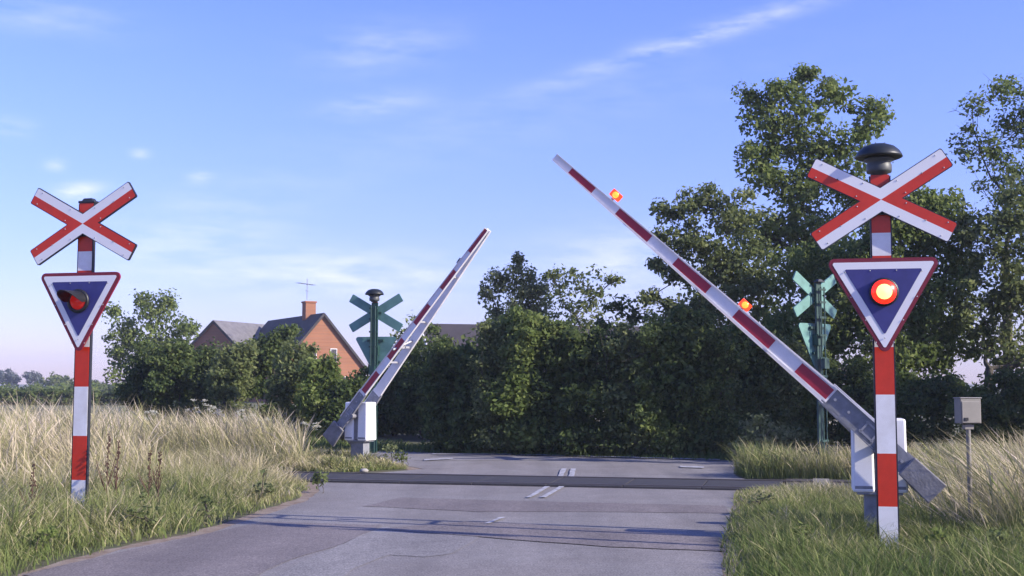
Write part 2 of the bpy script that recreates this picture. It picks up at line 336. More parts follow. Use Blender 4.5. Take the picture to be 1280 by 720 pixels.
# markings
def mark(pix, z=.017): flat('road_marking', gp(pix), z, M['paint'], .008, 5)
mark([(657, 623), (664, 623), (688, 609), (681, 609)]); mark([(675, 623), (682, 623), (706, 609), (699, 609)])
mark([(696.5, 598), (703, 598), (708, 586.5), (702, 586.5)]); mark([(710, 598), (717, 598), (720, 586.5), (714, 586.5)])
mark([(606, 656), (611, 656), (631, 648), (624, 648)]); mark([(530, 576.5), (566, 574.5), (566, 573), (530, 574.8)])
mark([(850, 585), (880, 586), (880, 584), (850, 583.2)]); mark([(540, 568.6), (640, 569), (640, 568.2), (540, 567.8)]); mark([(650, 569.2), (900, 575.7), (900, 574.7), (650, 568.3)])
# track across the road: rubber panels, rails, ballast outside
T = thing('railway_track', 'railway track crossing the road between dark rubber crossing panels', 'railway track', (T_C.x, T_C.y, 0), math.atan2(U_T.y, U_T.x))
b = MB(); 
for sx in (-1, 1): b = MB(); b.box((sx*17.2, 0, -.02), (25.6, 2.9, .07), 0); b.build('ballast', M['ballast'], T)
for yy, w in ((-.815, .11), (0, 1.26), (.815, .11)):
    for k in range(7):
        b = MB(); b.box((-3.9+k*1.2+.45, yy, .012), (1.19, w, .045+.003*math.sin(k*5+yy)), 0); b.build('crossing_panel', M['rubber'], T, bevel=.01)
for sgn in (-1, 1):
    b = MB(); b.box((0, sgn*.7175, .028), (60, .07, .035), 0); b.box((0, sgn*.7175, .0), (60, .02, .04), 0); b.build('rail', M['rail'], T, bevel=.006)
for k in range(-17, 18):
    if abs(k*.62) < 4.4: continue
    b = MB(); b.box((k*.62, 0, .02), (.25, 2.4, .05), 0); b.build('sleeper', M['sleeper'], T)

# ------------------------------------------------------------------ level-crossing signals
def rounded_tri(inset, W=.975, H=.885, r=.055, zt=2.79, n=6):
    """inverted triangle, rounded corners, every side moved in by inset"""
    a = math.atan2(H, W/2)
    A = Vector((-W/2-.05, zt)); B = Vector((W/2+.05, zt)); Cc = Vector((0, zt-H-.055))
    cen = (A+B+Cc)/3
    # incircle radius to scale for inset
    la, lb, lc = (B-Cc).length, (A-Cc).length, (A-B).length; s = (la+lb+lc)/2; area = abs((B-A).cross(Cc-A))/2; rin = area/s
    I = (A*la+B*lb+Cc*lc)/(la+lb+lc); rr = max(r-inset, .012); k = (rin-inset-rr)/rin
    pts = []
    
    corners = [A, Cc, B]; res = []
    for i in range(3):
        P = I+(corners[i]-I)*k; prev = corners[i-1]; nxt = corners[(i+1) % 3]
        def nrm(p, q):
            d = (q-p).normalized(); n_ = Vector((d.y, -d.x));
            return n_ if n_.dot((p+q)/2-I) > 0 else -n_
        n0 = nrm(prev, corners[i]); n1 = nrm(corners[i], nxt); t0 = math.atan2(n0.y, n0.x); t1 = math.atan2(n1.y, n1.x)
        while t1-t0 > math.pi: t1 -= 2*math.pi
        while t1-t0 < -math.pi: t1 += 2*math.pi
        for q in range(n+1): t = t0+(t1-t0)*q/n; res.append((P.x+rr*math.cos(t), P.y+rr*math.sin(t)))
    return res
def rot2(p, a, c=(0, 0)):
    x, z = p[0]-c[0], p[1]-c[1]; return (c[0]+x*math.cos(a)-z*math.sin(a), c[1]+x*math.sin(a)+z*math.cos(a))
CZ = 3.35
BOLT = []
def bolt(x, y, z, parent):
    if not BOLT:
        q = MB(); q.lathe([(0, -.003), (.0045, -.003), (.007, 0), (.007, .002)], 8, 0, Matrix.Rotation(R(-90), 4, 'X')); o = q.build('bolt', M['bolt'], parent); BOLT.append(o)
    else: o = BOLT[0].copy(); C.objects.link(o); o.parent = parent
    o.location = (x, y, z)
def signal(loc, rz, label, horn=False, lamp='dim', back=False, cap=True, roll=0.0, shade='green'):
    t = thing('crossing_signal', label, 'crossing signal', loc, rz, 'level crossing signals')
    # post: steel channel with a banded face plate
    p = MB(); pw = .125 if back else .17
    p.box((0, .017, 1.78), (pw, .034, 3.62), 0)
    for side in (-1, 1): p.box((side*(pw/2 + .009), .012, 1.78), (.010, .046, 3.62), 1)
    bands = [(3.6, 3.04, 1), (3.04, 2.82, 0), (2.82, 2.3, 1), (2.3, 1.95, 0), (1.95, 1.50, 1), (1.50, .947, 0), (.947, .453, 1), (.453, -.05, 0)]
    post = p.build('post', [M['dgreen'], M['edge'] if not back else M['dgreen']], t)
    f = MB()
    for z1, z0, c in bands: f.box((0, -.006, (z0+z1)/2), (pw+.002, .016, z1-z0), c)
    f.build('banded_plate', [M['postwhite'], M['red']], t)
    if back:
        q = MB()
        for z in (.5, 1.2, 1.75, 2.1, 2.55, 2.9, 3.2, 3.45): q.box((0, .115, z), (.2, .035, .04), 0)
        for x in (-.05, .055): q.tube([(x, .125, .1), (x, .125, 3.5)], .016, 6, 0)
        q.box((.0, .15, 2.0), (.14, .1, .2), 0)
        q.build('rear_bracket', M['dgreen'], t)
    # crossbuck
    hl, w = .717, .095; a1 = R(30.2); cb = MB(); fc = MB()
    arms = [a1, math.pi-a1, math.pi+a1, -a1]
    quad = [(0, 1, 0), (1, 2, 1), (2, 3, 0), (3, 0, 1)]   # colour: 0 white top and bottom, 1 red at the sides
    def cells(L_, W_, grow, mb, y0, y1=None):
        for i, j, col in quad:
            ai, aj = arms[i], arms[j]
            if aj < ai-.001: aj += 2*math.pi
            mid = (ai+aj)/2; h = (aj-ai)/2
            bis = (math.cos(mid)*W_/math.sin(h), math.sin(mid)*W_/math.sin(h))
            for a_, sg in ((ai, 1), (aj, -1)):
                e = (math.cos(a_), math.sin(a_)); n_ = (-e[1]*sg, e[0]*sg); ch = .012
                poly = [(0, 0), (e[0]*L_, e[1]*L_), (e[0]*L_+n_[0]*(W_-ch), e[1]*L_+n_[1]*(W_-ch)), (e[0]*(L_-ch)+n_[0]*W_, e[1]*(L_-ch)+n_[1]*W_), bis]
                if sg < 0: poly = poly[::-1]
                poly = [rot2((x, z+CZ), roll, (0, CZ)) for x, z in poly]
                if y1 is None: mb.sheet(poly, y0, col)
                else: mb.prism(poly, y0, y1, 0)
    cells(hl+.008, w+.008, 0, cb, -.075, -.045); cells(hl, w, 0, fc, -.078)
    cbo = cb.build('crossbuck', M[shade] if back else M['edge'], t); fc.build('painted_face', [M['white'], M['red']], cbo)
    bo = MB()
    for a_ in arms:
        for d in (.22, .45, .64):
            for o_ in (-.07, .07):
                if d == .45: o_ *= .0
                x, z = rot2((math.cos(a_)*d-math.sin(a_)*o_, CZ+math.sin(a_)*d+math.cos(a_)*o_), roll, (0, CZ))
                if not back: bolt(x, -.080, z, cbo)
    br = MB(); br.box((0, -.028, CZ), (.30, .034, .05), 0); br.box((0, -.028, CZ-.12), (.14, .034, .04), 0); br.build('crossbuck_bracket', M['dgreen'], t)
    # triangular light sign
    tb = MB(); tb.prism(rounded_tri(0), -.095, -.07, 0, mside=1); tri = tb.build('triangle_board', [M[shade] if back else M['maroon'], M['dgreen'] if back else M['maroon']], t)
    s = MB()
    s.sheet(rounded_tri(.006), -.097, 0); s.sheet(rounded_tri(.038), -.100, 1); s.sheet(rounded_tri(.105), -.103, 2)
    s.build('painted_face', [M['maroon'], M['white'], M['blue']], tri)
    bh = MB()
    for x, z in ((-.35, 2.66), (-.12, 2.67), (.12, 2.67), (.35, 2.66), (-.30, 2.42), (.30, 2.42), (-.17, 2.2), (.17, 2.2), (0, 2.03), (-.08, 1.99), (.08, 1.99)): 
        if not back: bolt(x, -.106, z, tri)
    for zz, ww in ((2.7, .4), (2.2, .25)): b2 = MB(); b2.box((0, -.04, zz), (ww, .058, .05), 0); b2.build('triangle_bracket', M['dgreen'], t)
    zl = 2.465; X = Matrix.Translation((0, -.10, zl)) @ Matrix.Rotation(R(90), 4, 'X')
    lh = MB(); lh.lathe([(.0, 0), (.128, 0), (.135, .02), (.135, .035), (.105, .045), (.098, .03)], 28, 0, X)
    lamp_o = lh.build('lamp_housing', M['black'], t)
    ln = MB()
    if lamp == 'lit':
        ln.lathe([(.118, .030), (.112, .05), (.072, .072)], 28, 0, X); ln.lathe([(.072, .072), (.04, .082), (0, .086)], 24, 1, X)
    else: ln.lathe([(.098, .03), (.085, .045), (.05, .06), (0, .066)], 28, 2, X)
    lo = ln.build('lens', [M['lamplit'], M['lampcore'], M['lampoff']], lamp_o)
    vz = MB(); seg = 18; vs = []; fs = []
    for k in range(seg+1):
        q = R(-5)+R(190)*k/seg; ln_ = .08+.24*max(0, math.sin(q))**.6 if lamp != 'lit' else .06+.05*max(0, math.sin(q))
        for rr_ in (.112, .106):
            vs += [(math.cos(q)*rr_, -.14, zl+math.sin(q)*rr_), (math.cos(q)*rr_*1.02, -.14-ln_, zl-.01+math.sin(q)*rr_*1.0)]
    for k in range(seg):
        a_ = k*4; b_ = a_+4
        fs += [(a_, a_+1, b_+1, b_), (a_+2, b_+2, b_+3, a_+3), (a_+1, a_+3, b_+3, b_+1)]
    if lamp == 'dim': vz.add(vs, fs, 0, None, False); vz.build('visor', M['black'], lamp_o)
    if back:
        h = MB(); h.box((0, .0, zl), (.2, .12, .22), 0); h.build('lamp_rear_case', M['dgreen'], t)
    if horn:
        hb = MB(); Xh = Matrix.Translation((0, .05, 3.6))
        hb.lathe([(.0, .0), (.075, .0), (.08, .02), (.115, .03), (.12, .05), (.12, .10), (.112, .115), (.108, .13), (.140, .145), (.142, .16), (.10, .19), (.08, .22)], 28, 1, Xh)
        hb.lathe([(.07, .185), (.205, .17), (.224, .18), (.218, .2), (.195, .24), (.15, .28), (.085, .305), (0, .312)], 32, 0, Xh)
        hb.build('warning_bell', [M['horn'], M['horngrey']], t)
    elif cap:
        k = MB(); k.box((0, .045, 3.61), (.21, .13, .03), 0); k.box((0, .045, 3.64), (.15, .1, .035), 0, taper=.7); k.build('post_cap', M['edge'], t, bevel=.008)
    return t
def base(px, d): v = at(px, 480, d); return (v.x, d, 0)
signal((*base(1106, 11.4)[:2], 0), math.atan2(-.2, .97), 'front-facing signal in the right verge, red light glowing, dark bell dome on top', horn=True, lamp='lit', roll=R(2.6))
signal((*base(102.5, 13.64)[:2], .07), R(-13), 'front-facing signal in the left verge, lamp dim under its visor, no bell', lamp='dim', roll=R(1.5))
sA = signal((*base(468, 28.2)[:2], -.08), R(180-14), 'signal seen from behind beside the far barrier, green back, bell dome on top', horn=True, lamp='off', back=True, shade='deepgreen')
sB = signal((*base(1024, 23.6)[:2], 0), R(180+38), 'signal seen from behind on the right of the road, green back, no bell', lamp='off', back=True)

# ------------------------------------------------------------------ barriers
def barrier(o, rz, side, label, tip, gray, cw, bands, h_tip, h_gray, lamps, D=.50, steep=False):
    """side: which local y side the camera sees. tip/gray/cw are pixels of boom tip, start of the grey arm and counterweight end"""
    u = Vector((math.cos(rz), math.sin(rz), 0)); n = Vector((-u.y, u.x, 0))
    t = thing('level_crossing_barrier', label, 'barrier', o, rz, 'raised level crossing barriers')
    of = Vector(o)+n*side*D/2*.6
    P = {k: on_plane(*v, of, u) for k, v in (('tip', tip), ('gray', gray), ('cw', cw))}
    # housing: two shells either side of the drive shaft
    for sx in (-1, 1):
        h = MB(); w = .215
        h.box((sx*.16, 0, .88), (w, .34, .74), 0, taper=.93); h.build('housing', M['housing'], t, bevel=.022)
        d = MB(); d.box((sx*.16, side*.166, .56), (w*.8, .012, .03), 0); d.build('latch', M['steel'], t)
    g = MB(); g.box((0, 0, .85), (.12, .26, .62), 0); g.tube([(0, -.3, .98), (0, .3, .98)], .045, 14, 0); g.build('drive_frame', M['weight'], t)
    g = MB(); g.box((0, 0, .26), (.30, .20, .54), 0); g.box((0, 0, .50), (.44, .3, .03), 0); g.box((0, 0, .02), (.36, .36, .04), 0)
    g.build('pedestal', M['steel'], t, bevel=.006)
    for s in (1, -1):
        cam_side = (s == side)
        y0 = s*D/2; y1 = s*.035
        tipv = Vector((P['tip'][0], y1, P['tip'][1])); gv = Vector((P['gray'][0], s*(D/2-.02), P['gray'][1])); cv = Vector((P['cw'][0], y0, P['cw'][1]))
        up = Vector((0, s*-1.0, 0)).cross((tipv-gv).normalized())
        up = up if up.z > 0 else -up
        if not cam_side: h_gray *= 1.25
        bm = MB(); bm.bar(gv, tipv, h_gray, h_tip, .035, up, 0)
        ax = (tipv-gv).normalized(); th = ax.cross(up).normalized(); og = 1 if th.y*s > 0 else -1
        for (a, b_) in bands:
            fa = (on_plane(*a, of, u)[0]-P['gray'][0])/(P['tip'][0]-P['gray'][0]); fb = (on_plane(*b_, of, u)[0]-P['gray'][0])/(P['tip'][0]-P['gray'][0])
            lo, hi = sorted((fa, fb)); bm.bar(gv, tipv, h_gray, h_tip, .004, up, 1, max(lo, 0), min(hi, 1), off=og*.0195, hk=.72)
        # folded lips along both edges
        for e in (-1, 1):
            ua = th.cross(ax).normalized()
            bm.bar(gv+ua*e*h_gray*.47+th*og*.012, tipv+ua*e*h_tip*.47+th*og*.012, .010, .006, .045, up, 0)
        arm = bm.build('boom_arm', [M['boomwhite'], M['boomred']], t)
        ga = MB(); gs = gv+(tipv-gv)*.012
        ga.bar(cv, gs, h_gray*1.12, h_gray*1.08, .028, up, 0)
        mid = cv.lerp(gs, .42)
        for e in (-1, 1): ga.bar(mid.lerp(gs, 0)+up*e*h_gray*.62+Vector((0, s*.012, 0)), gs+up*e*h_gray*.54+Vector((0, s*.012, 0)), .014, .014, .05, up, 1 if e > 0 else 0)  # upper lip in white: its lit top edge put into the colour
        # clamp frame on the plate
        q = cv.lerp(gs, .60); axg = (gs-cv).normalized()
        for k in (-.07, .07): ga.bar(q+axg*k-up*.07, q+axg*k+up*.07, .02, .02, .05, axg, 2)
        for e in (-.055, .055): ga.bar(q-axg*.09+up*e, q+axg*.09+up*e, .02, .02, .05, up, 2)
        for k in (.12, .3, .5, .8, .93):
            c = cv.lerp(gs, k); ga.tube([c-Vector((0, .02, 0)), c+Vector((0, .026*s, 0))], .016, 8, 2)
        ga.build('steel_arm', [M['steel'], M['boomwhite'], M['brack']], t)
        if not cam_side: h_gray /= 1.25
    # counterweight plates
    axg = (Vector((P['gray'][0], 0, P['gray'][1]))-Vector((P['cw'][0], 0, P['cw'][1]))).normalized(); cv = Vector((P['cw'][0], 0, P['cw'][1]))
    up = Vector((0, -1, 0)).cross(axg); up = up if up.z > 0 else -up
    for s in (1, -1):
        c = MB(); c.bar(cv+Vector((0, s*(D/2+.035), 0))-axg*.04, cv+Vector((0, s*(D/2+.035), 0))+axg*.36, h_gray*(2.2 if steep else 1.42), h_gray*(1.9 if steep else 1.30), .05, up, 0); c.build('counterweight', M['weight'], t, bevel=.012)
    c = MB(); c.tube([cv+axg*.05+Vector((0, -D/2, 0)), cv+axg*.05+Vector((0, D/2, 0))], .05, 10, 0); c.box(tuple(cv+axg*.16), (.14, D*.98, .09), 0); c.build('counterweight_bar', M['weight'], t)
    if steep:
        p = Vector((P['gray'][0], 0, P['gray'][1])).lerp(Vector((P['tip'][0], 0, P['tip'][1])), .31); c = MB()
        for k in range(5): c.box(tuple(p+Vector((random.uniform(-.07, .07), random.uniform(-.1, .1), random.uniform(-.07, .09)))), (.06, .12, .04), 0)
        c.tube([p+Vector((-.1, -.25, -.1)), p+Vector((.1, .25, .12))], .025, 8); c.build('boom_catch', M['brack'], t)
    # cross brackets joining both arms
    for f in (.2, .45, .72, .97):
        p = Vector((P['gray'][0], 0, P['gray'][1])).lerp(Vector((P['tip'][0], 0, P['tip'][1])), f); wy = (D/2-.02)*(1-f)+.035*f
        c = MB(); c.tube([p-Vector((0, wy, 0)), p+Vector((0, wy, 0))], .02, 8, 0); c.box(tuple(p), (.05, wy*2, .035), 0); c.build('cross_bracket', M['brack'], t)
    for (lp, lit) in lamps:
        x, z = on_plane(*lp, of, u); a = math.atan2(axg.z, axg.x)
        X = Matrix.Translation((x, side*.03, z)) @ Matrix.Rotation(-a, 4, 'Y')
        l = MB(); l.box((0, 0, -.045), (.03, .03, .05), 1, X); l.box((0, -side*.0, 0), (.125, .075, .085), 0, X)
        lo = l.build('boom_lamp', [M['orangelit'] if lit else M['brack'], M['brack']], t, bevel=.008)
        l = MB(); l.lathe([(0, .012), (.028, .008), (.036, 0)], 16, 0, X @ Matrix.Translation((0, side*.038, 0)) @ Matrix.Rotation(R(-90)*side, 4, 'X')); l.build('lens', M['orangecore'] if lit else M['horngrey'], lo)
    # foot cross-stay between base and ground
    st = MB(); cvx = P['cw'][0]*.55
    return t
rb = base(1096, 12.35)
barrier((rb[0], 12.35, 0), R(180-13), 1, 'near barrier on the right, two small red lamps lit on its raised boom', (691, 194), (1039, 495), (1166, 613),
        [((711, 209), (740.6, 236.7)), ((771, 261), (811.7, 297.4)), ((844, 324.5), (885.7, 361.7)), ((919.7, 389.4), (965, 428)), ((998, 458), (1037, 494))],
        0.088, .178, [((768, 242), 1), ((931, 380.5), 1)], D=.52)
lb = base(451, 23.5)
barrier((lb[0], 23.5, 0), R(-30), -1, 'far barrier left of the road, steeply raised boom and unlit lamps', (604.5, 286), (456, 492.5), (417, 549),
        [((606, 284), (584, 316)), ((567, 336), (550.6, 362)), ((536, 380), (519, 405)), ((505, 425), (488, 450)), ((475, 469.5), (458, 490))],
        0.09, .160, [((571, 326), 0)], D=.50, steep=True)

# ------------------------------------------------------------------ small grey cabinet on a pole, right verge
p = base(1208.5, 13.0)
t = thing('electrical_cabinet', 'small beige grey cabinet on a thin pole in the dry grass at the right', 'electrical cabinet', p, R(8))
b = MB(); b.box((0, 0, 1.31), (.235, .14, .265), 0); b.box((0, 0, 1.450), (.252, .155, .014), 0); b.build('box', M['boxgrey'], t, bevel=.008)
b = MB(); b.box((0, -.073, 1.30), (.21, .01, .23), 0); dd = b.build('door', M['boxgrey'], t, bevel=.004)
b = MB(); b.box((-.06, -.082, 1.225), (.04, .012, .032), 0); b.build('lock', M['black'], dd)
b = MB(); b.tube([(0, .0, 0), (0, 0, 1.17)], .025, 10, 0); b.box((0, 0, 1.14), (.1, .06, .05), 0); b.build('pole', M['boxgrey'], t)

# ------------------------------------------------------------------ buildings
def gable_house(name, label, ridge0, ridge1, hw, drop, wall_m, roof_m, over=.25, cat='house', group=None, th=.14):
    """ridge0 near end of the ridge, ridge1 far end (world points). Local +x runs along the ridge."""
    r0, r1 = Vector(ridge0), Vector(ridge1); d = (r1-r0); Ln = Vector((d.x, d.y)).length; rz = math.atan2(d.y, d.x)
    t = thing(name, label, cat, (r0.x, r0.y, 0), rz, group); H = r0.z; e = H-drop
    w = MB()
    w.add([(0, -hw, -.1), (0, hw, -.1), (0, hw, e), (0, 0, H-.02), (0, -hw, e)], [(4, 3, 2, 1, 0)], 0)
    w.add([(Ln, -hw, -.1), (Ln, hw, -.1), (Ln, hw, e), (Ln, 0, H-.02), (Ln, -hw, e)], [(0, 1, 2, 3, 4)], 0)
    w.add([(0, -hw, -.1), (Ln, -hw, -.1), (Ln, -hw, e), (0, -hw, e)], [(0, 1, 2, 3)], 0)
    w.add([(0, hw, -.1), (Ln, hw, -.1), (Ln, hw, e), (0, hw, e)], [(3, 2, 1, 0)], 0)
    w.build('wall', wall_m, t)
    sl = drop/hw; rf = MB()
    for s in (-1, 1):
        o = over; vs = []
        for x in (-o, Ln+o):
            vs += [(x, 0, H), (x, s*(hw+o), H-(hw+o)*sl), (x, s*(hw+o), H-(hw+o)*sl+th), (x, 0, H+th)]
        fs = [(0, 1, 2, 3), (7, 6, 5, 4), (3, 2, 6, 7), (0, 4, 5, 1), (1, 5, 6, 2)]
        if s < 0: fs = [f[::-1] for f in fs]
        rf.add(vs, fs, 0)
    ro = rf.build('roof', roof_m, t)
    fr = MB()
    for x in (-over-.02,):
        for s in (-1, 1): fr.bar((x, 0, H+.02), (x, s*(hw+over), H-(hw+over)*sl+.02), .2, .2, .05, Vector((0, 0, 1)), 0)
    fr.build('bargeboard', M['frame'] if wall_m is not M['brick'] else M['roofdark'], t)
    return t, ro, H, rz
def window(parent, x, y, z, w, h, ax='x'):
    """window in a wall that faces local -x"""
    f = MB(); f.box((x-.04, y, z+h/2-.03), (.08, w, .06), 0); f.box((x-.04, y, z-h/2+.03), (.08, w, .07), 0)
    for s in (-1, 1): f.box((x-.042, y+s*(w/2-.03), z), (.08, .05, h-.02), 0)
    fo = f.build('window', M['frame'], parent); g = MB(); g.box((x-.02, y, z), (.03, w-.05, h-.05), 0); g.build('pane', M['glass'], fo)
h, ro, H, rz = gable_house('brick_house', 'orange brick house with dark roof, chimney and tall gable behind the hedge', at(404, 393, 105), at(336, 402.5, 118), 3.9, 4.6, M['brick'], M['roofdark'])
window(h, 0, -1.0, H-3.6, .62, 1.25); window(h, 0, 2.1-4.0, 1.6, 1.0, 1.3); window(h, 0, .95, H-3.6, .75, 1.35); window(h, 0, 1.9, 1.6, 1.0, 1.3)
b = MB(); b.box((3.6, 0, H+.45), (.95, .95, 1.6), 0); b.box((3.6, 0, H+1.28), (1.1, 1.1, .14), 0); ch = b.build('chimney', M['brick'], ro)
b = MB(); b.tube([(3.6, .2, H+1.5), (3.6, .2, H+3.4)], .035, 6, 0); b.tube([(2.6, 1.4, H+2.9), (4.1, -.6, H+2.9)], .03, 5, 0)
for k in range(7): c = Vector((2.6, 1.4, H+2.9)).lerp(Vector((4.1, -.6, H+2.9)), k/6); b.tube([c-Vector((.2, .15, 0)), c+Vector((.2, .15, 0))], .018, 4, 0)
b.tube([(3.2, .5, H+2.3), (4.0, -.1, H+2.3)], .025, 5, 0)
b.build('aerial', M['metalrod'], ro)
h2, ro2, H2, _ = gable_house('outbuilding', 'lower brick wing with weathered grey roof left of the house', at(268, 402, 112), at(345, 403, 122), 3.3, 3.0, M['brick'], M['rooflight'], over=.2, cat='outbuilding')
b0 = at(535, 409, 47); b1 = at(1000, 416, 51)
h3, ro3, H3, _ = gable_house('barn', 'long low barn with dark roof and whitewashed wall behind the roadside trees', b0, (b1.x, b1.y, b0.z), 3.4, 1.9, M['wallwhite'], M['roofpurple'], over=.3, cat='barn')

# ------------------------------------------------------------------ trees and shrubs
def leaves_mesh(centers, radii, per, leaf, seed, flat_up=.35, squash=.75):
    g = np.random.default_rng(seed)
    n = len(centers); idx = np.repeat(np.arange(n), per); m = len(idx)
    d = g.normal(size=(m, 3)); d /= np.linalg.norm(d, axis=1)[:, None]+1e-9
    r = radii[idx]*g.random(m)**.55
    off = d*r[:, None]; off[:, 2] *= squash
    p = centers[idx]+off
    nr = d*.7+g.normal(size=(m, 3))*.55; nr[:, 2] += flat_up; nr /= np.linalg.norm(nr, axis=1)[:, None]
    a = np.cross(nr, g.normal(size=(m, 3))); a /= np.linalg.norm(a, axis=1)[:, None]+1e-9
    b = np.cross(nr, a)
    s = leaf*(.6+.8*g.random(m))[:, None]
    V = np.empty((m, 4, 3)); V[:, 0] = p-a*s*.62; V[:, 1] = p+b*s*.36-nr*s*.06; V[:, 2] = p+a*s*.62; V[:, 3] = p-b*s*.36-nr*s*.06
    rnd = np.repeat(g.random(m), 4)
    return V.reshape(-1, 3), np.arange(m*4).reshape(m, 4), rnd
def tree(name, label, cat, foot, blobs, leaf=.11, dens=1.0, m='leaf_tree', group=None, trunk_r=.16, seed=1, crad=.42, per=70, twigs=True, gap=.0, squash=.75, stems=1, bark='trunk', bare=0, flat_up=.35, fill=.5):
    """blobs: (centre Vector world, (rx, ry, rz))"""
    g = np.random.default_rng(seed); foot = Vector(foot)
    t = thing(name, label, cat, foot, 0, group)
    cs = []; rs = []; core = []; br = MB()
    zlow = min(c.z-r[2] for c, r in blobs); cen = sum((c for c, r in blobs), Vector())/len(blobs)
    fork = Vector((foot.x*.6+cen.x*.4, foot.y*.6+cen.y*.4, max(.25*cen.z, min(zlow+.6, cen.z*.6))))-foot
    if stems == 1:
        br.tube([(0, 0, -.1), (0, 0, .25), fork*.5+Vector((g.uniform(-.1, .1), 0, 0)), fork], [trunk_r*1.5, trunk_r*1.1, trunk_r*.9, trunk_r*.75], 9)
    nodes = [(fork, trunk_r*.7)]
    for bi, (c, r) in enumerate(sorted(blobs, key=lambda q: q[0].z)):
        c = Vector(c)-foot; c.z = max(c.z, .2)
        if stems > 1:
            pn = Vector((g.uniform(-.4, .4)*r[0], g.uniform(-.2, .2), -.05)); tr_ = trunk_r*.8
        else:
            pn, pr = min(nodes, key=lambda q: (q[0]-c).length+max(0, q[0].z-c.z)*2); tr_ = max(pr*.72, .02)
        md = pn.lerp(c, .5)+Vector((g.uniform(-.25, .25), g.uniform(-.25, .25), -.06*r[2]))*.8
        br.tube([pn-(c-pn).normalized()*.03, pn.lerp(md, .5)+Vector((g.uniform(-.06, .06), 0, 0)), md, c], [tr_, tr_*.85, tr_*.75, tr_*.55], 6, caps=False); nodes.append((c, tr_*.62)); tr_ *= .8
        n = max(3, int(dens*1.45*((r[0]*r[2])+(r[0]*r[1])+(r[1]*r[2]))/crad**2/2.2))
        d = g.normal(size=(n, 3)); d /= np.linalg.norm(d, axis=1)[:, None]
        q = g.random(n)**.38; P = d*q[:, None]*np.array(r)
        nc = int(n*per*fill); dc = g.normal(size=(nc, 3)); dc /= np.linalg.norm(dc, axis=1)[:, None]
        core.append(np.array(tuple(c))+dc*(g.random(nc)**.5)[:, None]*np.array(r)*.86)
        for k in range(n):
            e = Vector(P[k])+c
            if e.z < .15: e.z = .15+g.random()*.3
            if gap and g.random() < gap*2*max(0, math.sin(e.x*2.9+seed)*math.sin(e.z*3.3+seed*2)): continue
            if g.random() >= bare: cs.append(e); rs.append(crad*(.6+.75*g.random()))
            if (twigs and k % 2 == 0) or g.random() < bare:
                st = c.lerp(pn, g.uniform(0, .6)); mm = st.lerp(e, .5)+Vector(g.normal(size=3)*.06*max(r)); br.tube([st, mm, e], [max(tr_*.3, .008), max(tr_*.18, .006), .004], 4, caps=False)
                for _ in range(3 if bare else 1):
                    e2 = e+Vector(g.normal(size=3)*crad*.8); br.tube([mm.lerp(e, .6), e2], [.007, .003], 3, caps=False)
    br.build('trunk', M[bark], t)
    V, Fq, rn = leaves_mesh(np.array([tuple(c) for c in cs]), np.array(rs), per, leaf, seed+5, flat_up, squash)
    V[:, 2] = np.maximum(V[:, 2], .02)
    if fill:
        co = np.concatenate(core); co[:, 2] = np.maximum(co[:, 2], .08); V2, F2, r2 = leaves_mesh(co, np.full(len(co), .05), 1, leaf*1.15, seed+9, flat_up, 1)
        Fq = np.concatenate([Fq, F2+len(V)]); V = np.concatenate([V, V2]); rn = np.concatenate([rn, r2])
    np_mesh('crown', V, Fq, M[m], t, rn)
    return t
def B(px, py, rx, rz, d, ry=None):
    k = F/d; return (at(px, py, d), (rx/k, (ry if ry else min(rx, rz)/k*1.1), rz/k))
# far left
tree('tree', 'round airy tree standing alone left of the house', 'tree', (at(192, 480, 72).x, 72, 0),
     [B(192, 392, 36, 26, 72), B(155, 412, 24, 22, 72), B(230, 412, 22, 20, 72), B(190, 430, 48, 30, 72), B(150, 445, 20, 18, 72), B(182, 372, 18, 10, 72), B(143, 390, 10, 8, 71), B(210, 378, 16, 10, 72), B(150, 475, 20, 16, 72)],
     leaf=.17, m='leaf_mid', seed=11, crad=.62, per=66, dens=1.3, trunk_r=.25)
# left hedge: single bushes
spec = [(178, 470, 24, 42, 40), (215, 462, 32, 46, 39), (252, 468, 30, 42, 41), (290, 462, 32, 42, 38), (328, 455, 30, 46, 40), (350, 430, 22, 26, 39.5), (368, 466, 32, 46, 36), (402, 482, 28, 42, 34.5), (432, 500, 24, 34, 34), (463, 492, 28, 42, 37), (500, 480, 34, 62, 38), (540, 470, 34, 66, 36)]
labs = ['leftmost bush of the roadside hedge, dark and rounded', 'dark bush under the lone round tree', 'dark bush below the left end of the grey wing roof', 'bush in front of the grey wing roof', 'bush in front of the join of the two roofs', 'bush top reaching over the dark house roof', 'lighter green bush left of the orange gable', 'lighter green bush in front of the orange gable', 'low bush behind the far barrier counterweight', 'bush behind the far barrier housing', 'bush right of the far signal seen from behind', 'tall bush below the barn roof end']
for i, (px, py, rx, rz, d) in enumerate(spec):
    c, r = B(px, py, rx, rz, d); bl = [(c, r)]
    bl += [B(px-rx*.5, py+rz*.5, rx*.75, rz*.6, d-.5), B(px+rx*.4, py-rz*.35, rx*.5, rz*.5, d), B(px+rx*.3, 525, rx*.9, 26, d-.3)]
    foliage = 'leaf_tree' if i in (3, 6, 10) else 'leaf_dark'
    if i == 7: foliage = 'leaf_mid'
    tree('bush', labs[i], 'bush', (c.x, d, 0), bl, leaf=.10, m=foliage, group='bushes of the left roadside hedge', seed=30+i, crad=.34, per=115, dens=1.15, trunk_r=.045, stems=3, fill=.9, gap=.2)
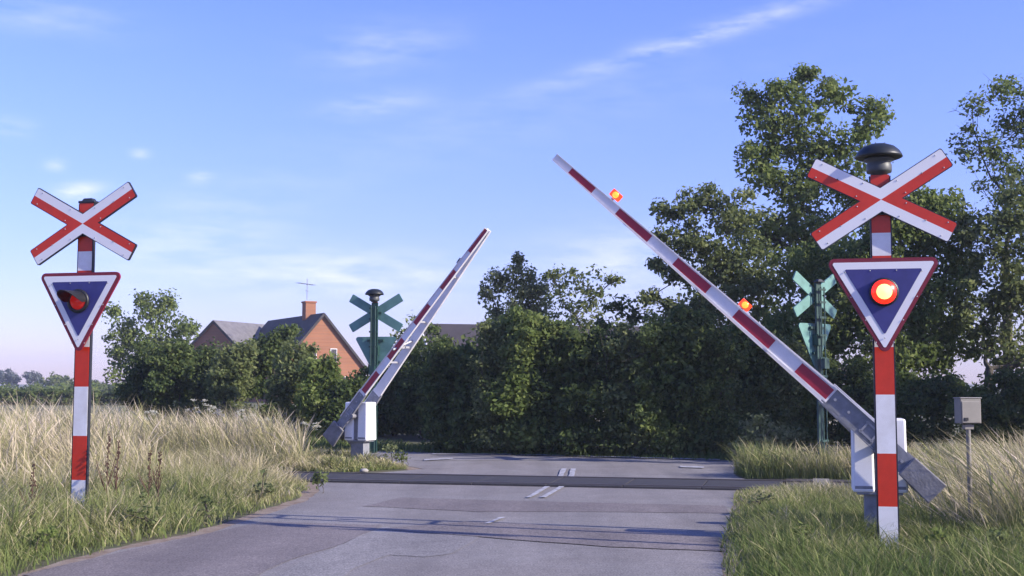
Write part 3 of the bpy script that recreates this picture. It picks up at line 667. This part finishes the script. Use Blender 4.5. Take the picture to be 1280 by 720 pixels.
# thin tree tops behind the far signal
tree('tree', 'thin sparse tree top rising behind the far barrier boom', 'tree', (at(520, 480, 44).x, 44, 0), [B(522, 408, 22, 20, 44), B(500, 420, 16, 16, 44), B(545, 430, 20, 26, 44)], leaf=.12, m='leaf_tree', seed=61, crad=.34, per=26, dens=.5, trunk_r=.08)
# centre trees above the barn
tree('tree', 'pale green tree top left of the middle, beside the barn roof', 'tree', (at(640, 480, 40).x, 40, 0), [B(645, 350, 34, 22, 40), B(612, 365, 20, 28, 40), B(672, 365, 26, 24, 40), B(655, 385, 38, 30, 40), B(620, 405, 24, 24, 40), B(648, 326, 12, 10, 40), B(665, 420, 40, 40, 40)], leaf=.095, m='leaf_pale', seed=62, crad=.34, per=90, dens=1.0, trunk_r=.12)
tree('tree', 'wispy flat-topped tree in the middle with sky showing through', 'tree', (at(720, 480, 37).x, 37, 0), [B(722, 345, 34, 14, 37), B(700, 370, 24, 20, 37), B(745, 368, 26, 18, 37), B(768, 350, 16, 6, 37), B(720, 395, 34, 26, 37), B(690, 345, 14, 10, 37)], leaf=.10, m='leaf_tree', seed=63, crad=.28, per=36, dens=.8, trunk_r=.09)
tree('tree', 'small dark tree below the raised near boom, in front of the barn roof', 'tree', (at(778, 480, 35).x, 35, 0), [B(775, 385, 22, 18, 35), B(795, 400, 18, 16, 35), B(760, 410, 20, 18, 35), B(790, 440, 30, 30, 35)], leaf=.11, m='leaf_dark', seed=64, crad=.3, per=48, dens=.75, trunk_r=.08)
# middle roadside thicket, each bush its own
spec = [(556, 495, 28, 66, 29.2), (592, 500, 30, 74, 28.7), (622, 470, 32, 76, 28.3), (655, 460, 34, 82, 28), (690, 465, 30, 76, 28), (722, 480, 30, 72, 27.7), (756, 480, 32, 76, 27.5), (790, 480, 34, 78, 27.3),
        (826, 470, 34, 86, 27.1), (862, 460, 34, 84, 27.1), (895, 480, 30, 80, 26.9), (935, 470, 34, 74, 28.3), (975, 480, 34, 70, 28.8)]
labs = ['bush at the left end of the middle thicket', 'dark bush under the barn roof end', 'dark bush with the pale tree rising behind it', 'tallest dark bush of the middle thicket, left of the double road line', 'dark bush straight behind the double road line', 'dark bush right of the double road line', 'bush below the wispy flat-topped tree', 'bush below the small dark tree', 'wide dark bush under the middle of the near boom', 'tall bush left of the lower boom lamp', 'bush below the lower boom lamp', 'bush between the lower boom lamp and the green-backed signal', 'bush behind the green-backed signal on the right']
for i, (px, py, rx, rz, d) in enumerate(spec):
    c, r = B(px, py, rx, rz, d); bl = [(c, r), B(px-rx*.4, py+rz*.45, rx*.8, rz*.5, d-.4), B(px+rx*.35, py-rz*.5, rx*.6, rz*.42, d), B(px+rx*.1, 545, rx*.95, 26, d-.5), B(px-rx*.3, py-rz*.7, rx*.45, rz*.3, d+.1)]
    tree('bush', labs[i], 'bush', (c.x, d, 0), bl, leaf=(.075, .10, .065, .09)[i % 4], m=('leaf_dark', 'leaf_tree', 'leaf_dark', 'leaf_dark', 'leaf_mid')[i*3 % 5], group='bushes of the middle roadside thicket', seed=80+i, crad=.27, per=125, dens=1.15, trunk_r=.035, stems=4, fill=.9, gap=.15)
# right-hand trees
tree('tree', 'tallest tree of the photo, open leafy crown behind the near boom', 'tree', (at(1010, 480, 37).x, 37, 0),
     [B(985, 120, 38, 26, 37), B(1045, 118, 34, 26, 37), B(1090, 150, 30, 28, 37), B(945, 150, 30, 26, 37), B(1000, 165, 50, 34, 37), B(1055, 190, 50, 36, 37), B(950, 205, 40, 36, 37), B(1000, 235, 56, 36, 37), B(1070, 245, 42, 36, 37), B(1010, 95, 16, 10, 37), B(940, 120, 14, 10, 37), B(1020, 300, 64, 50, 37), B(955, 290, 48, 40, 37)],
     leaf=.115, m='leaf_mid', seed=101, crad=.42, per=95, dens=1.25, trunk_r=.26)
tree('tree', 'dark spreading tree crossed by the middle of the near boom', 'tree', (at(890, 480, 34).x, 34, 0),
     [B(880, 250, 36, 22, 34), B(838, 268, 28, 18, 34), B(915, 270, 40, 32, 34), B(860, 300, 40, 28, 34), B(822, 300, 14, 12, 34), B(900, 330, 56, 40, 34), B(842, 340, 26, 20, 34), B(880, 390, 56, 44, 34), B(940, 350, 48, 50, 34), B(820, 330, 14, 10, 34), B(815, 372, 16, 10, 34), B(848, 400, 34, 30, 34)],
     leaf=.10, m='leaf_tree', seed=102, crad=.33, per=85, dens=1.2, trunk_r=.2)
tree('tree', 'leafy tree filling the space behind the right-hand signal, drooping yellow-green foliage', 'tree', (at(1130, 480, 31).x, 31, 0),
     [B(1120, 290, 46, 44, 31), B(1165, 290, 34, 46, 31), B(1090, 340, 44, 50, 31), B(1150, 370, 44, 56, 31), B(1050, 400, 50, 56, 31.5), B(1110, 440, 60, 50, 31), B(1000, 420, 50, 56, 32), B(1165, 440, 34, 40, 31), B(1010, 340, 44, 46, 32.5), B(1150, 250, 24, 20, 31), B(1180, 270, 30, 40, 31), B(1192, 340, 34, 54, 31), B(1190, 410, 32, 40, 31.5), B(1060, 330, 40, 40, 31.5)],
     leaf=.095, m='leaf_mid', seed=103, crad=.34, per=120, dens=1.2, trunk_r=.18, squash=1.15, flat_up=0)
tree('tree', 'tall half-bare tree at the right edge of the photo', 'tree', (at(1255, 480, 34).x, 34, 0),
     [B(1250, 115, 30, 26, 34), B(1215, 135, 24, 18, 34), B(1275, 160, 36, 30, 34), B(1225, 190, 34, 34, 34), B(1260, 250, 44, 50, 34), B(1300, 120, 40, 40, 34), B(1310, 220, 40, 60, 34)],
     leaf=.09, m='leaf_mid', seed=104, crad=.36, per=100, dens=1.2, trunk_r=.15, bare=.3, fill=.25)
tree('tree', 'slender dark tree right of the right-hand signal, trunk bare near the ground', 'tree', (at(1225, 480, 30).x, 30, 0),
     [B(1235, 300, 34, 50, 30), B(1205, 280, 26, 40, 30.5), B(1275, 270, 34, 50, 30), B(1265, 360, 34, 60, 30), B(1215, 380, 24, 46, 30), B(1300, 330, 36, 70, 30), B(1240, 430, 36, 36, 30.5), B(1280, 450, 40, 40, 30.5), B(1250, 380, 30, 40, 30.3)],
     leaf=.095, m='leaf_tree', seed=105, crad=.33, per=70, dens=1.1, trunk_r=.13)
spec = [(1020, 490, 36, 60, 29.5), (1065, 490, 34, 50, 29), (1115, 500, 36, 44, 28.5), (1165, 495, 34, 34, 28), (1215, 505, 34, 28, 27.5), (1262, 500, 36, 44, 27), (1310, 490, 36, 50, 27)]
labs = ['bush behind the foot of the green-backed signal', 'bush left of the right-hand banded post', 'bush directly behind the near barrier housing', 'low bush left of the grey cabinet', 'low bush behind the grey cabinet', 'bush right of the grey cabinet', 'bush cut by the right edge of the photo']
for i, (px, py, rx, rz, d) in enumerate(spec):
    c, r = B(px, py, rx, rz, d); bl = [(c, r), B(px-rx*.4, py+rz*.3, rx*.8, rz*.5, d-.4), B(px+rx*.35, py-rz*.4, rx*.6, rz*.42, d), B(px, 540, rx, 24, d-.4)]
    tree('bush', labs[i], 'bush', (c.x, d, 0), bl, leaf=.08, m=('leaf_mid', 'leaf_dark')[i % 2], group='bushes below the right-hand trees', seed=120+i, crad=.27, per=110, dens=1.1, trunk_r=.035, stems=3, fill=.8)
c, r = B(948, 548, 30, 26, 25.2)
tree('bush', 'bright green low shrub at the right mouth of the road', 'bush', (c.x, 25.2, 0), [(c, r), B(975, 552, 26, 20, 25.4), B(925, 560, 18, 14, 25)], leaf=.08, m='leaf_pale', seed=140, crad=.2, per=50, dens=1, trunk_r=.03, stems=3)
# second row of dark trees that closes the thicket behind
for i, (px, py, rx, rz, d) in enumerate([(600, 450, 44, 50, 34), (680, 440, 50, 50, 34), (860, 440, 60, 60, 33), (960, 430, 56, 70, 34)]):
    c, r = B(px, py, rx, rz, d)
    tree('tree', ['low tree behind the left part of the middle thicket', 'low tree behind the middle of the thicket', 'low tree behind the thicket under the near boom', 'low tree between thicket and green-backed signal'][i], 'tree', (c.x, d, 0), [(c, r), B(px-20, py+50, rx, rz, d), B(px+24, py+60, rx, rz, d)], leaf=.14, m='leaf_dark', group='low trees closing the back of the thicket', seed=150+i, crad=.4, per=56, dens=.8, trunk_r=.1)
# unseen trees added right of the frame to shade the thicket and far road
for i, (x, y, s) in enumerate([(15.8, 22.6, 1.25), (22, 21.0, 1.4)]):
    tree('tree', ['tree beyond the right edge, nearest the road', 'tree beyond the right edge, farthest out', 'tree beyond the right edge, beside the half-bare tree'][i], 'tree', (x, y, 0), [(Vector((x, y, 5.5*s)), (2.6*s, 2.4*s, 2.2*s)), (Vector((x-1, y, 3.6*s)), (2.4*s, 2*s, 1.6*s)), (Vector((x+.8, y, 7.3*s)), (1.6*s, 1.6*s, 1.4*s))], leaf=.16, m='leaf_dark', seed=170+i, crad=.5, per=50, dens=.9, trunk_r=.2)
x, y = 8.7, 9.3  # unseen bush, added so its shade darkens the corner grass
tree('bush', 'bush standing just beyond the right edge, shading the bottom right corner', 'bush', (x, y, 0), [(Vector((x, y, .9)), (1.0, .8, .8)), (Vector((x+.5, y-.5, 1.3)), (.8, .7, .6))], leaf=.09, m='leaf_mid', seed=178, crad=.25, per=70, dens=1.1, trunk_r=.04, stems=3)
# rust-leaved suckers inside the thicket
for i, (px, py) in enumerate([(722, 500), (890, 495)]):
    c, r = B(px, py, 6, 14, 27.9)
    tree('sapling', ['rust-leaved sapling behind the double road line', 'rust-leaved sapling under the lower boom lamp'][i], 'sapling', (c.x, 27.9, 0), [(c, r)], leaf=.08, m='leaf_rust', seed=180+i, crad=.14, per=14, dens=.45, trunk_r=.015, group='rust-leaved saplings at the thicket edge')
# distant hedge line and trees, far left
for i, (px, top, rx, d) in enumerate([(-20, 462, 16, 300), (10, 457, 13, 300), (42, 460, 10, 300), (74, 468, 20, 210), (112, 474, 18, 210), (142, 480, 16, 160)]):
    h_ = (CAM_H+(480-top)/F*d); rz_ = h_*.46; c = at(px, 480, d); c.z = h_-rz_; rxm = rx*d/F
    tree('tree', ['distant tree cut by the left edge', 'distant grey tree left of the left signal post', 'small distant grey tree just left of the left signal post', 'distant dark round tree behind the left signal post', 'distant low tree right of the left signal post', 'distant tree touching the left hedge'][i], 'tree', (c.x, d, 0),
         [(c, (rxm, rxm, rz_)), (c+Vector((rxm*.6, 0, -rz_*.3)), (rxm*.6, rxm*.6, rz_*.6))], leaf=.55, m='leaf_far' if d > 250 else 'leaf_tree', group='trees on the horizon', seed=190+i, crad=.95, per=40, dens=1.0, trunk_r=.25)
c0 = []; g = np.random.default_rng(5)
t = thing('hedgerow', 'clipped dark hedgerow across the far field at the left', 'hedge', (at(60, 480, 92).x, 92, 0))
cc = np.stack([g.uniform(-12, 14, 900), g.uniform(-.8, .8, 900), g.uniform(.15, 1.05, 900)], 1)
V, Fq, rn = leaves_mesh(cc, np.full(900, .34), 40, .2, 3); np_mesh('foliage', V, Fq, M['leaf_dark'], t, rn)
b = MB()
for k in range(20): b.tube([(-12+k*1.35, 0, 0), (-12+k*1.35, 0, .8)], .05, 5)
b.build('stems', M['trunk'], t)
# far field belt
cc = np.stack([g.uniform(-60, 30, 500), g.uniform(-3, 3, 500), g.uniform(.2, 1.3, 500)], 1)
V, Fq, rn = leaves_mesh(cc, np.full(500, .9), 36, .4, 4); o = np_mesh('hedgerow', V, Fq, M['leaf_mid'], None, rn, loc=(-62, 165, 0)); tag(o, 'far green hedgerow behind the clipped dark one at the left', 'hedge')

# ------------------------------------------------------------------ grass
def poly_x(poly, y):
    return np.interp(y, [p[1] for p in poly], [p[0] for p in poly])
def grass(name, label, pos, h, w, dry, lean, seed, m, heads=0.0, bend=.35):
    # pos and lean are pairs per blade; h, w and dry one number per blade
    fine = (name == 'dry_grass')
    g = np.random.default_rng(seed); n = len(pos)
    bend = bend*1.35; ang = g.uniform(0, 2*np.pi, n); side = np.stack([np.cos(ang), np.sin(ang), np.zeros(n)], 1)
    cl = np.stack([vnoise(pos, .45, seed+50)-.5, vnoise(pos, .45, seed+60)-.5], 1)
    swirl = .35 if fine else .75
    bd = g.normal(size=(n, 2))*bend + lean + swirl * cl
    w = w*np.where(g.random(n) < .16, 1.0 if fine else 2.3, 1.0); dry = np.clip(dry+(vnoise(pos, .5, seed+70)-.5)*.35, 0, 1)
    ts = np.array([0, .4, .75, 1.0]); ws = np.array([1.0, .85, .55, .06])
    V = np.empty((n, 8, 3)); rn = np.empty((n, 8))
    hd = (g.random(n) < heads)
    for k, (t_, w_) in enumerate(zip(ts, ws)):
        c = np.zeros((n, 3)); c[:, :2] = pos+bd*(h*t_**1.7)[:, None]; c[:, 2] = h*t_*(1-.12*t_)
        wk = w*w_
        if k == 2: wk = np.where(hd, w*1.9, wk)
        if k == 1: wk = np.where(hd, w*.4, wk)
        if k == 0: wk = np.where(hd, w*.5, wk)
        V[:, 2*k] = c-side*wk[:, None]*.5; V[:, 2*k+1] = c+side*wk[:, None]*.5
        rn[:, 2*k] = rn[:, 2*k+1] = np.clip(dry*(.45+.55*t_)+g.normal(size=n)*.05, 0, 1)
    base_ = np.arange(n)[:, None]*8; q = np.array([[0, 1, 3, 2], [2, 3, 5, 4], [4, 5, 7, 6]])
    Fq = (base_[:, :, None]+q[None]).reshape(-1, 4)
    o = np_mesh(name, V.reshape(-1, 3), Fq, m, None, rn.reshape(-1)); tag(o, label, 'grass', kind='stuff'); return o
def grass_mat():
    m = bpy.data.materials.new('grass_blades'); m.use_nodes = True; t = m.node_tree; t.nodes.clear()
    o = N(t, 'ShaderNodeOutputMaterial'); b = N(t, 'ShaderNodeBsdfDiffuse')
    tr = N(t, 'ShaderNodeBsdfTranslucent'); mx = N(t, 'ShaderNodeMixShader'); mx.inputs[0].default_value = .35
    a = N(t, 'ShaderNodeAttribute', attribute_name='rnd'); cr = N(t, 'ShaderNodeValToRGB'); e = cr.color_ramp.elements
    e[0].position = 0; e[0].color = (.10, .145, .045, 1); e[1].position = 1; e[1].color = (.80, .69, .57, 1)
    for p, c in ((.25, (.20, .235, .085)), (.45, (.31, .30, .14)), (.7, (.55, .47, .31))): k = e.new(p); k.color = (*c, 1)
    L(t, a.outputs['Fac'], cr.inputs[0]); L(t, cr.outputs[0], b.inputs['Color']); L(t, cr.outputs[0], tr.inputs['Color'])
    L(t, b.outputs[0], mx.inputs[1]); L(t, tr.outputs[0], mx.inputs[2]); L(t, mx.outputs[0], o.inputs[0]); return m
M['grass'] = grass_mat()
def vnoise(p, s, seed=0):
    g = np.random.default_rng(seed); G = g.random((64, 64)); q = p/s; i = np.floor(q).astype(int); f = q-i; f = f*f*(3-2*f)
    a = G[i[:, 0] % 64, i[:, 1] % 64]; b = G[(i[:, 0]+1) % 64, i[:, 1] % 64]; c = G[i[:, 0] % 64, (i[:, 1]+1) % 64]; d = G[(i[:, 0]+1) % 64, (i[:, 1]+1) % 64]
    return (a*(1-f[:, 0])+b*f[:, 0])*(1-f[:, 1])+(c*(1-f[:, 0])+d*f[:, 0])*f[:, 1]
def track_b(p):    # signed distance from the track axis
    return (p[:, 0]-T_C.x)*N_T.x+(p[:, 1]-T_C.y)*N_T.y
ISL = [(-3.5, 21.9), (-1.85, 22.9), (-3.6, 27), (-16, 31.6)]
def left_ok(p):
    xl = poly_x(ROAD_L, p[:, 1]); d = xl - p[:, 0] - .10 - .16*vnoise(p, .3, 40); tb = track_b(p)
    near = (tb < -1.2) & (d > 0); xi = np.interp(p[:, 1], [21.5, 22.9, 27, 31.6], [-3.7, -1.95, -3.9, -16])
    far = (tb > 1.15) & (p[:, 0] < xi); return near, far, d, xi-p[:, 0], tb
def wedge(g, n, x0, x1, y0, y1): return np.stack([g.uniform(x0, x1, n), g.uniform(y0, y1, n)], 1)
g = np.random.default_rng(21)
# near green grass, left
p = wedge(g, 150000, -12, -2.5, 8.2, 20.5); nr, fr, d, di, tb = left_ok(p); vis = np.abs(p[:, 0]) < p[:, 1]*.46+.6
p = p[nr & vis]; d = d[nr & vis]; nz = vnoise(p, .8, 1); nz2 = vnoise(p, .25, 2)
keep = g.random(len(p)) < np.clip(.25+d*1.6, 0, 1)*(.55+.6*nz2); p = p[keep]; d = d[keep]; nz = nz[keep]; nz2 = nz2[keep]
h = np.clip(.10+d*.42, .08, .50)*(.55+.55*nz+.35*nz2)*g.uniform(.6, 1.25, len(p))
dry = np.clip(.16+.45*nz*g.random(len(p))+.045*(p[:, 1]-12)+.4*(g.random(len(p)) < .2), .02, .95)
grass('green_grass', 'green verge grass in front of and around the left signal post', p, h, g.uniform(.004, .011, len(p)), dry, np.array([-.12, 0]), 1, M['grass'])
# dry tall grass, left
p = wedge(g, 110000, -15, -2.9, 13.2, 27.5); nr, fr, d, di, tb = left_ok(p); vis = np.abs(p[:, 0]) < p[:, 1]*.46+.6
k = vis & (nr & (d > 1.2+np.clip((p[:, 1]-14), 0, 9)*.22) | fr & (di > .7)); p = p[k]; d = np.minimum(np.where(nr[k], d[k]-1.2, 9), np.where(fr[k], di[k], 9)); nz = vnoise(p, 1.1, 3); nz2 = vnoise(p, .3, 4)
keep = g.random(len(p)) < np.clip((p[:, 1]-14)/3, .03, 1)*np.clip(d*.6, .1, 1)*(.10+.95*nz2); p = p[keep]; d = d[keep]; nz = nz[keep]; nz2 = nz2[keep]
h = np.clip(.5+d*.3, .45, 1.15)*(.62+.4*nz+.3*nz2)*g.uniform(.45, 1.3, len(p))*np.where(p[:, 1] > 22, .85, 1)
near_road = (p[:, 0]/p[:, 1]*F + 640) > 384
h = np.where(near_road, np.minimum(h, g.uniform(.12, .34, len(p))), h)
dry = np.clip(.62 + .38*g.random(len(p)) - .25*(nz2 > .7), .2, 1)
grass('dry_grass', 'tall straw-coloured grass behind the left signal post', p, h, g.uniform(.005, .010, len(p)), dry, np.array([-.20, 0]), 2, M['grass'], heads=.5, bend=.22)
# tufts round the far barrier
p = wedge(g, 26000, -6.5, -1.7, 21.3, 24.6); nr, fr, d, di, tb = left_ok(p); k = fr; p = p[k]; di = di[k]; nz = vnoise(p, .4, 5)
h = (.10+.30*nz)*g.uniform(.5, 1.2, len(p))*np.clip(.35+di, .3, 1); dry = np.clip(.3+.45*g.random(len(p)), 0, 1)
grass('grass_tuft', 'mixed dry and green grass around the foot of the far barrier', p, h, g.uniform(.006, .013, len(p)), dry, np.array([0, 0]), 3, M['grass'], heads=.25)
# right near green
p = wedge(g, 120000, 1.4, 9.5, 8.2, 19.5); xr = poly_x(ROAD_R, p[:, 1]); d = p[:, 0]-xr; tb = track_b(p); k = (d > 0) & (tb < -1.2) & (p[:, 0] < p[:, 1]*.46+.6); p = p[k]; d = d[k]
nz = vnoise(p, .9, 6); nz2 = vnoise(p, .25, 7); keep = g.random(len(p)) < np.clip(.35+d*1.8, 0, 1)*(.6+.6*nz2); p = p[keep]; d = d[keep]; nz = nz[keep]; nz2 = nz2[keep]
near_cut = np.interp(p[:, 1], [13, 15, 17.5, 19], [1, .8, .6, .35])
trodden = np.exp(-((p[:, 0]-3.5)**2 + (p[:, 1]-10.9)**2)/.7)
near_cut = near_cut * (1 - .3*trodden)
h = np.clip(.12 + d*.3, .08, .30) * (.55 + .5*nz + .4*nz2) * g.uniform(.6, 1.25, len(p)) * near_cut
dry = np.clip(.12+.40*nz*g.random(len(p))+.045*(p[:, 1]-13)+.4*(g.random(len(p)) < .18), .02, .95)
grass('green_grass', 'green verge grass in front of the near barrier and right-hand post', p, h, g.uniform(.004, .011, len(p)), dry, np.array([-.10, 0]), 4, M['grass'])
# right dry
p = wedge(g, 70000, 4.6, 14, 11.6, 19.5); tb = track_b(p); k = (p[:, 0] < p[:, 1]*.46+.8) & (p[:, 0] > 4.1+(p[:, 1]-11.6)*.12) & ((tb < -1.1) | (tb > 1.1)); p = p[k]; nz = vnoise(p, .9, 8); nz2 = vnoise(p, .28, 9)
fr_ = np.clip((p[:, 0]/p[:, 1]-.30)*9, .05, 1)
keep = g.random(len(p)) < fr_*(.08+.8*nz2); p = p[keep]; nz = nz[keep]; nz2 = nz2[keep]; fr_ = fr_[keep]
h = (.42+.52*fr_)*(.55+.35*nz+.4*nz2)*g.uniform(.45, 1.3, len(p)); dry = np.clip(.58+.38*g.random(len(p))-.25*(nz2 > .7), .2, 1)
qx = p[:, 0]/p[:, 1]*F+640; h = np.where((qx > 1150) & (qx < 1232) & (p[:, 1] < 13.2), np.minimum(h, g.uniform(.2, .6, len(p))), h)
grass('dry_grass', 'tall straw-coloured grass leaning left around the grey cabinet pole', p, h, g.uniform(.005, .010, len(p)), dry, np.array([-.32, 0]), 5, M['grass'], heads=.5, bend=.22)
# right beyond the track
p = wedge(g, 60000, 3.9, 14, 18.5, 23.6); tb = track_b(p); ye = np.interp(p[:, 0], [3.9, 4.9, 17], [21.6, 23.2, 19.3]); k = (tb > 1.5) & (p[:, 1] < ye) & (p[:, 0] > 3.95); p = p[k]; nz = vnoise(p, .7, 10)
h = (.22+.36*nz)*g.uniform(.4, 1.4, len(p)); dry = np.clip(.26+.5*g.random(len(p)), 0, 1)
grass('dry_grass', 'knee-high pale grass beyond the track around the green-backed signal', p, h, g.uniform(.006, .012, len(p)), dry, np.array([-.12, 0]), 6, M['grass'], heads=.4, bend=.25)
# far verge along the thicket foot
p = wedge(g, 60000, -8, 15, 22, 34); a_ = np.interp(p[:, 0], [-15, -1.86, 4.6, 17], [34.9, 28.1, 25.3, 21.6]); d = p[:, 1]-a_; k = (d > 0) & (d < 2.4); p = p[k]; d = d[k]; nz = vnoise(p, .6, 11)
h = (.08+.25*nz)*g.uniform(.5, 1.25, len(p))*np.clip(.3+d, .3, 1); dry = np.clip(.0+.25*g.random(len(p)), 0, 1)
grass('verge_grass', 'dark low grass along the foot of the roadside thicket', p, h, g.uniform(.012, .028, len(p)), dry, np.array([0, 0]), 7, M['grass'])

# ------------------------------------------------------------------ single weeds
def umbel(x, y, h, seed, label):
    r_ = random.Random(seed); t = thing('wild_parsley', label, 'wild flower', (x, y, 0), 0, 'white-headed weeds over the dry grass')
    s = MB(); hd = MB(); s.tube([(0, 0, 0), (.03, 0, h*.5), (r_.uniform(-.06, .06), 0, h*.8)], [.009, .007, .005], 5)
    for k in range(7):
        a = r_.uniform(0, 6.28); rr = r_.uniform(.04, .2); e = Vector((math.cos(a)*rr, math.sin(a)*rr, h*r_.uniform(.82, 1.05))); s.tube([(0.02, 0, h*r_.uniform(.45, .78)), e], [.005, .003], 4)
        for q in range(12):
            b_ = r_.uniform(0, 6.28); r2 = r_.uniform(0, .065); c = e+Vector((math.cos(b_)*r2, math.sin(b_)*r2, .012-r2*.15)); hd.box((c.x, c.y, c.z+r_.uniform(-.03, .015)), (.022, .022, .014), 0, taper=.6)
        hd.build('flower_head', M['flower'], t); hd = MB()
    s.build('stem', M['leaf_mid'], t)
for i, (px, d, tp_) in enumerate([(246, 24.6, 503), (262, 24.8, 508), (282, 24.4, 512), (300, 24.9, 516), (318, 24.5, 520), (334, 24.7, 524), (388, 24.6, 530), (192, 24.8, 514)]):
    x = at(px, 480, d).x; h_ = at(px, tp_, d).z
    umbel(x, d, h_, 300+i, ['tallest white-headed weed, middle of the dry grass below the left hedge', 'second white-headed weed from the tallest one, to its right', 'white-headed weed under the grey wing roof end', 'white-headed weed between grey wing and house', 'white-headed weed in front of the hedge below the house roof', 'white-headed weed right of the others of its row', 'lone white-headed weed near the far barrier counterweight', 'lone white-headed weed under the round airy tree'][i])
def dock(x, y, h, seed, label):
    r_ = random.Random(seed); t = thing('dock_plant', label, 'weed', (x, y, 0), 0, 'brown dock plants in the left verge')
    s = MB(); s.tube([(0, 0, 0), (.02, 0, h)], [.008, .004], 5); hd = MB()
    for k in range(34):
        z = h*r_.uniform(.55, 1.02); a = r_.uniform(0, 6.28); rr = .07*(1.15-z/h)*r_.random()+.012; hd.box((math.cos(a)*rr*.8+.02*z/h, math.sin(a)*rr*.8, z), (.014, .014, .02), 0, taper=.5)
    for k in range(5):
        a = r_.uniform(0, 6.28); e = (math.cos(a)*.12, math.sin(a)*.12, h*r_.uniform(.6, .85)); s.tube([(0, 0, h*.4), e], [.005, .003], 4)
        if k > 9: hd.box((e[0]*r_.uniform(.6, 1.05), e[1]*r_.uniform(.6, 1.05), e[2]*r_.uniform(.92, 1.06)), (.011, .011, .016), 0, taper=.5)
    s.build('stem', M['dock'], t); hd.build('seed_head', M['dock'], t)
for i, (px, py, d) in enumerate([(134, 545, 13.5), (146, 552, 13.9), (186, 562, 14.2), (198, 566, 14.4), (40, 582, 12.4)]):
    v = at(px, py, d); dock(v.x, d, v.z, 400+i, ['brown dock plant just right of the left signal post', 'second brown dock plant right of the left signal post', 'brown dock plant midway between left post and road', 'rightmost brown dock plant of the left verge', 'brown dock plant left of the left signal post'][i])
# leafy weed clumps
WEEDS = [
    (185, 12.9, 30, 26, 'leaf_tree', 'grey-green leafy weed clump right of the left signal post'),
    (488, 23.2, 14, 20, 'leaf_pale', 'bushy weed at the right of the far barrier pedestal'),
    (505, 23.3, 9, 12, 'leaf_tree', 'small weed at the tip of the grass by the far barrier'),
    (400, 17.9, 13, 10, 'leaf_tree', 'small grey-green weed at the left road edge before the track'),
    (60, 11.2, 26, 18, 'leaf_mid', 'low leafy weed in the bottom left corner'),
    (262, 13.6, 20, 14, 'leaf_tree', 'grey-green weed at the left road edge, nearest the camera'),
    (330, 16.2, 16, 13, 'leaf_pale', 'pale weed on the left verge halfway to the track'),
    (1000, 11.6, 18, 12, 'leaf_mid', 'low leafy weed in the right verge left of the red and white post'),
    (1165, 10.9, 22, 16, 'leaf_mid', 'low leafy weed right of the foot of the red and white post'),
    (948, 14.8, 16, 12, 'leaf_pale', 'pale weed at the inner edge of the right verge'),
    (1262, 10.6, 40, 30, 'leaf_tree', 'broad leafy clump low down at the right edge of the photo'),
]
for i, (px, d, rx, rz, mm, lab) in enumerate(WEEDS):
    v = at(px, 480, d); k = F/d
    tree('weed_clump', lab, 'weed', (v.x, d, 0), [(Vector((v.x, d, rz/k*.6)), (rx/k, rx/k*.7, rz/k))], leaf=.035 if d < 15 else .05, m=mm, seed=500+i, crad=.09, per=26, dens=.5, trunk_r=.008, stems=4)
# stones on the road edge
for i, (px, py) in enumerate([(455, 590)]):
    b = MB(); b.lathe([(.0, 0), (.07, 0), (.085, .03), (.05, .06), (0, .065)], 9); o = b.build('stone', M['stone'], None, gnd(px, py)); tag(o, 'pale stone on the tarmac at the foot of the far barrier', 'stone')

# ------------------------------------------------------------------ air
hz = MB(); hz.box((0, 400, 9), (1400, 900, 22), 0)
hm = bpy.data.materials.new('haze'); hm.use_nodes = True; t = hm.node_tree; t.nodes.clear()
o = N(t, 'ShaderNodeOutputMaterial'); v = N(t, 'ShaderNodeVolumePrincipled'); v.inputs['Color'].default_value = (.82, .88, 1, 1); v.inputs['Density'].default_value = .0006; v.inputs['Anisotropy'].default_value = .2
L(t, v.outputs[0], o.inputs['Volume'])
tag(hz.build('haze', hm), 'thin summer haze over the fields', 'haze', kind='stuff')
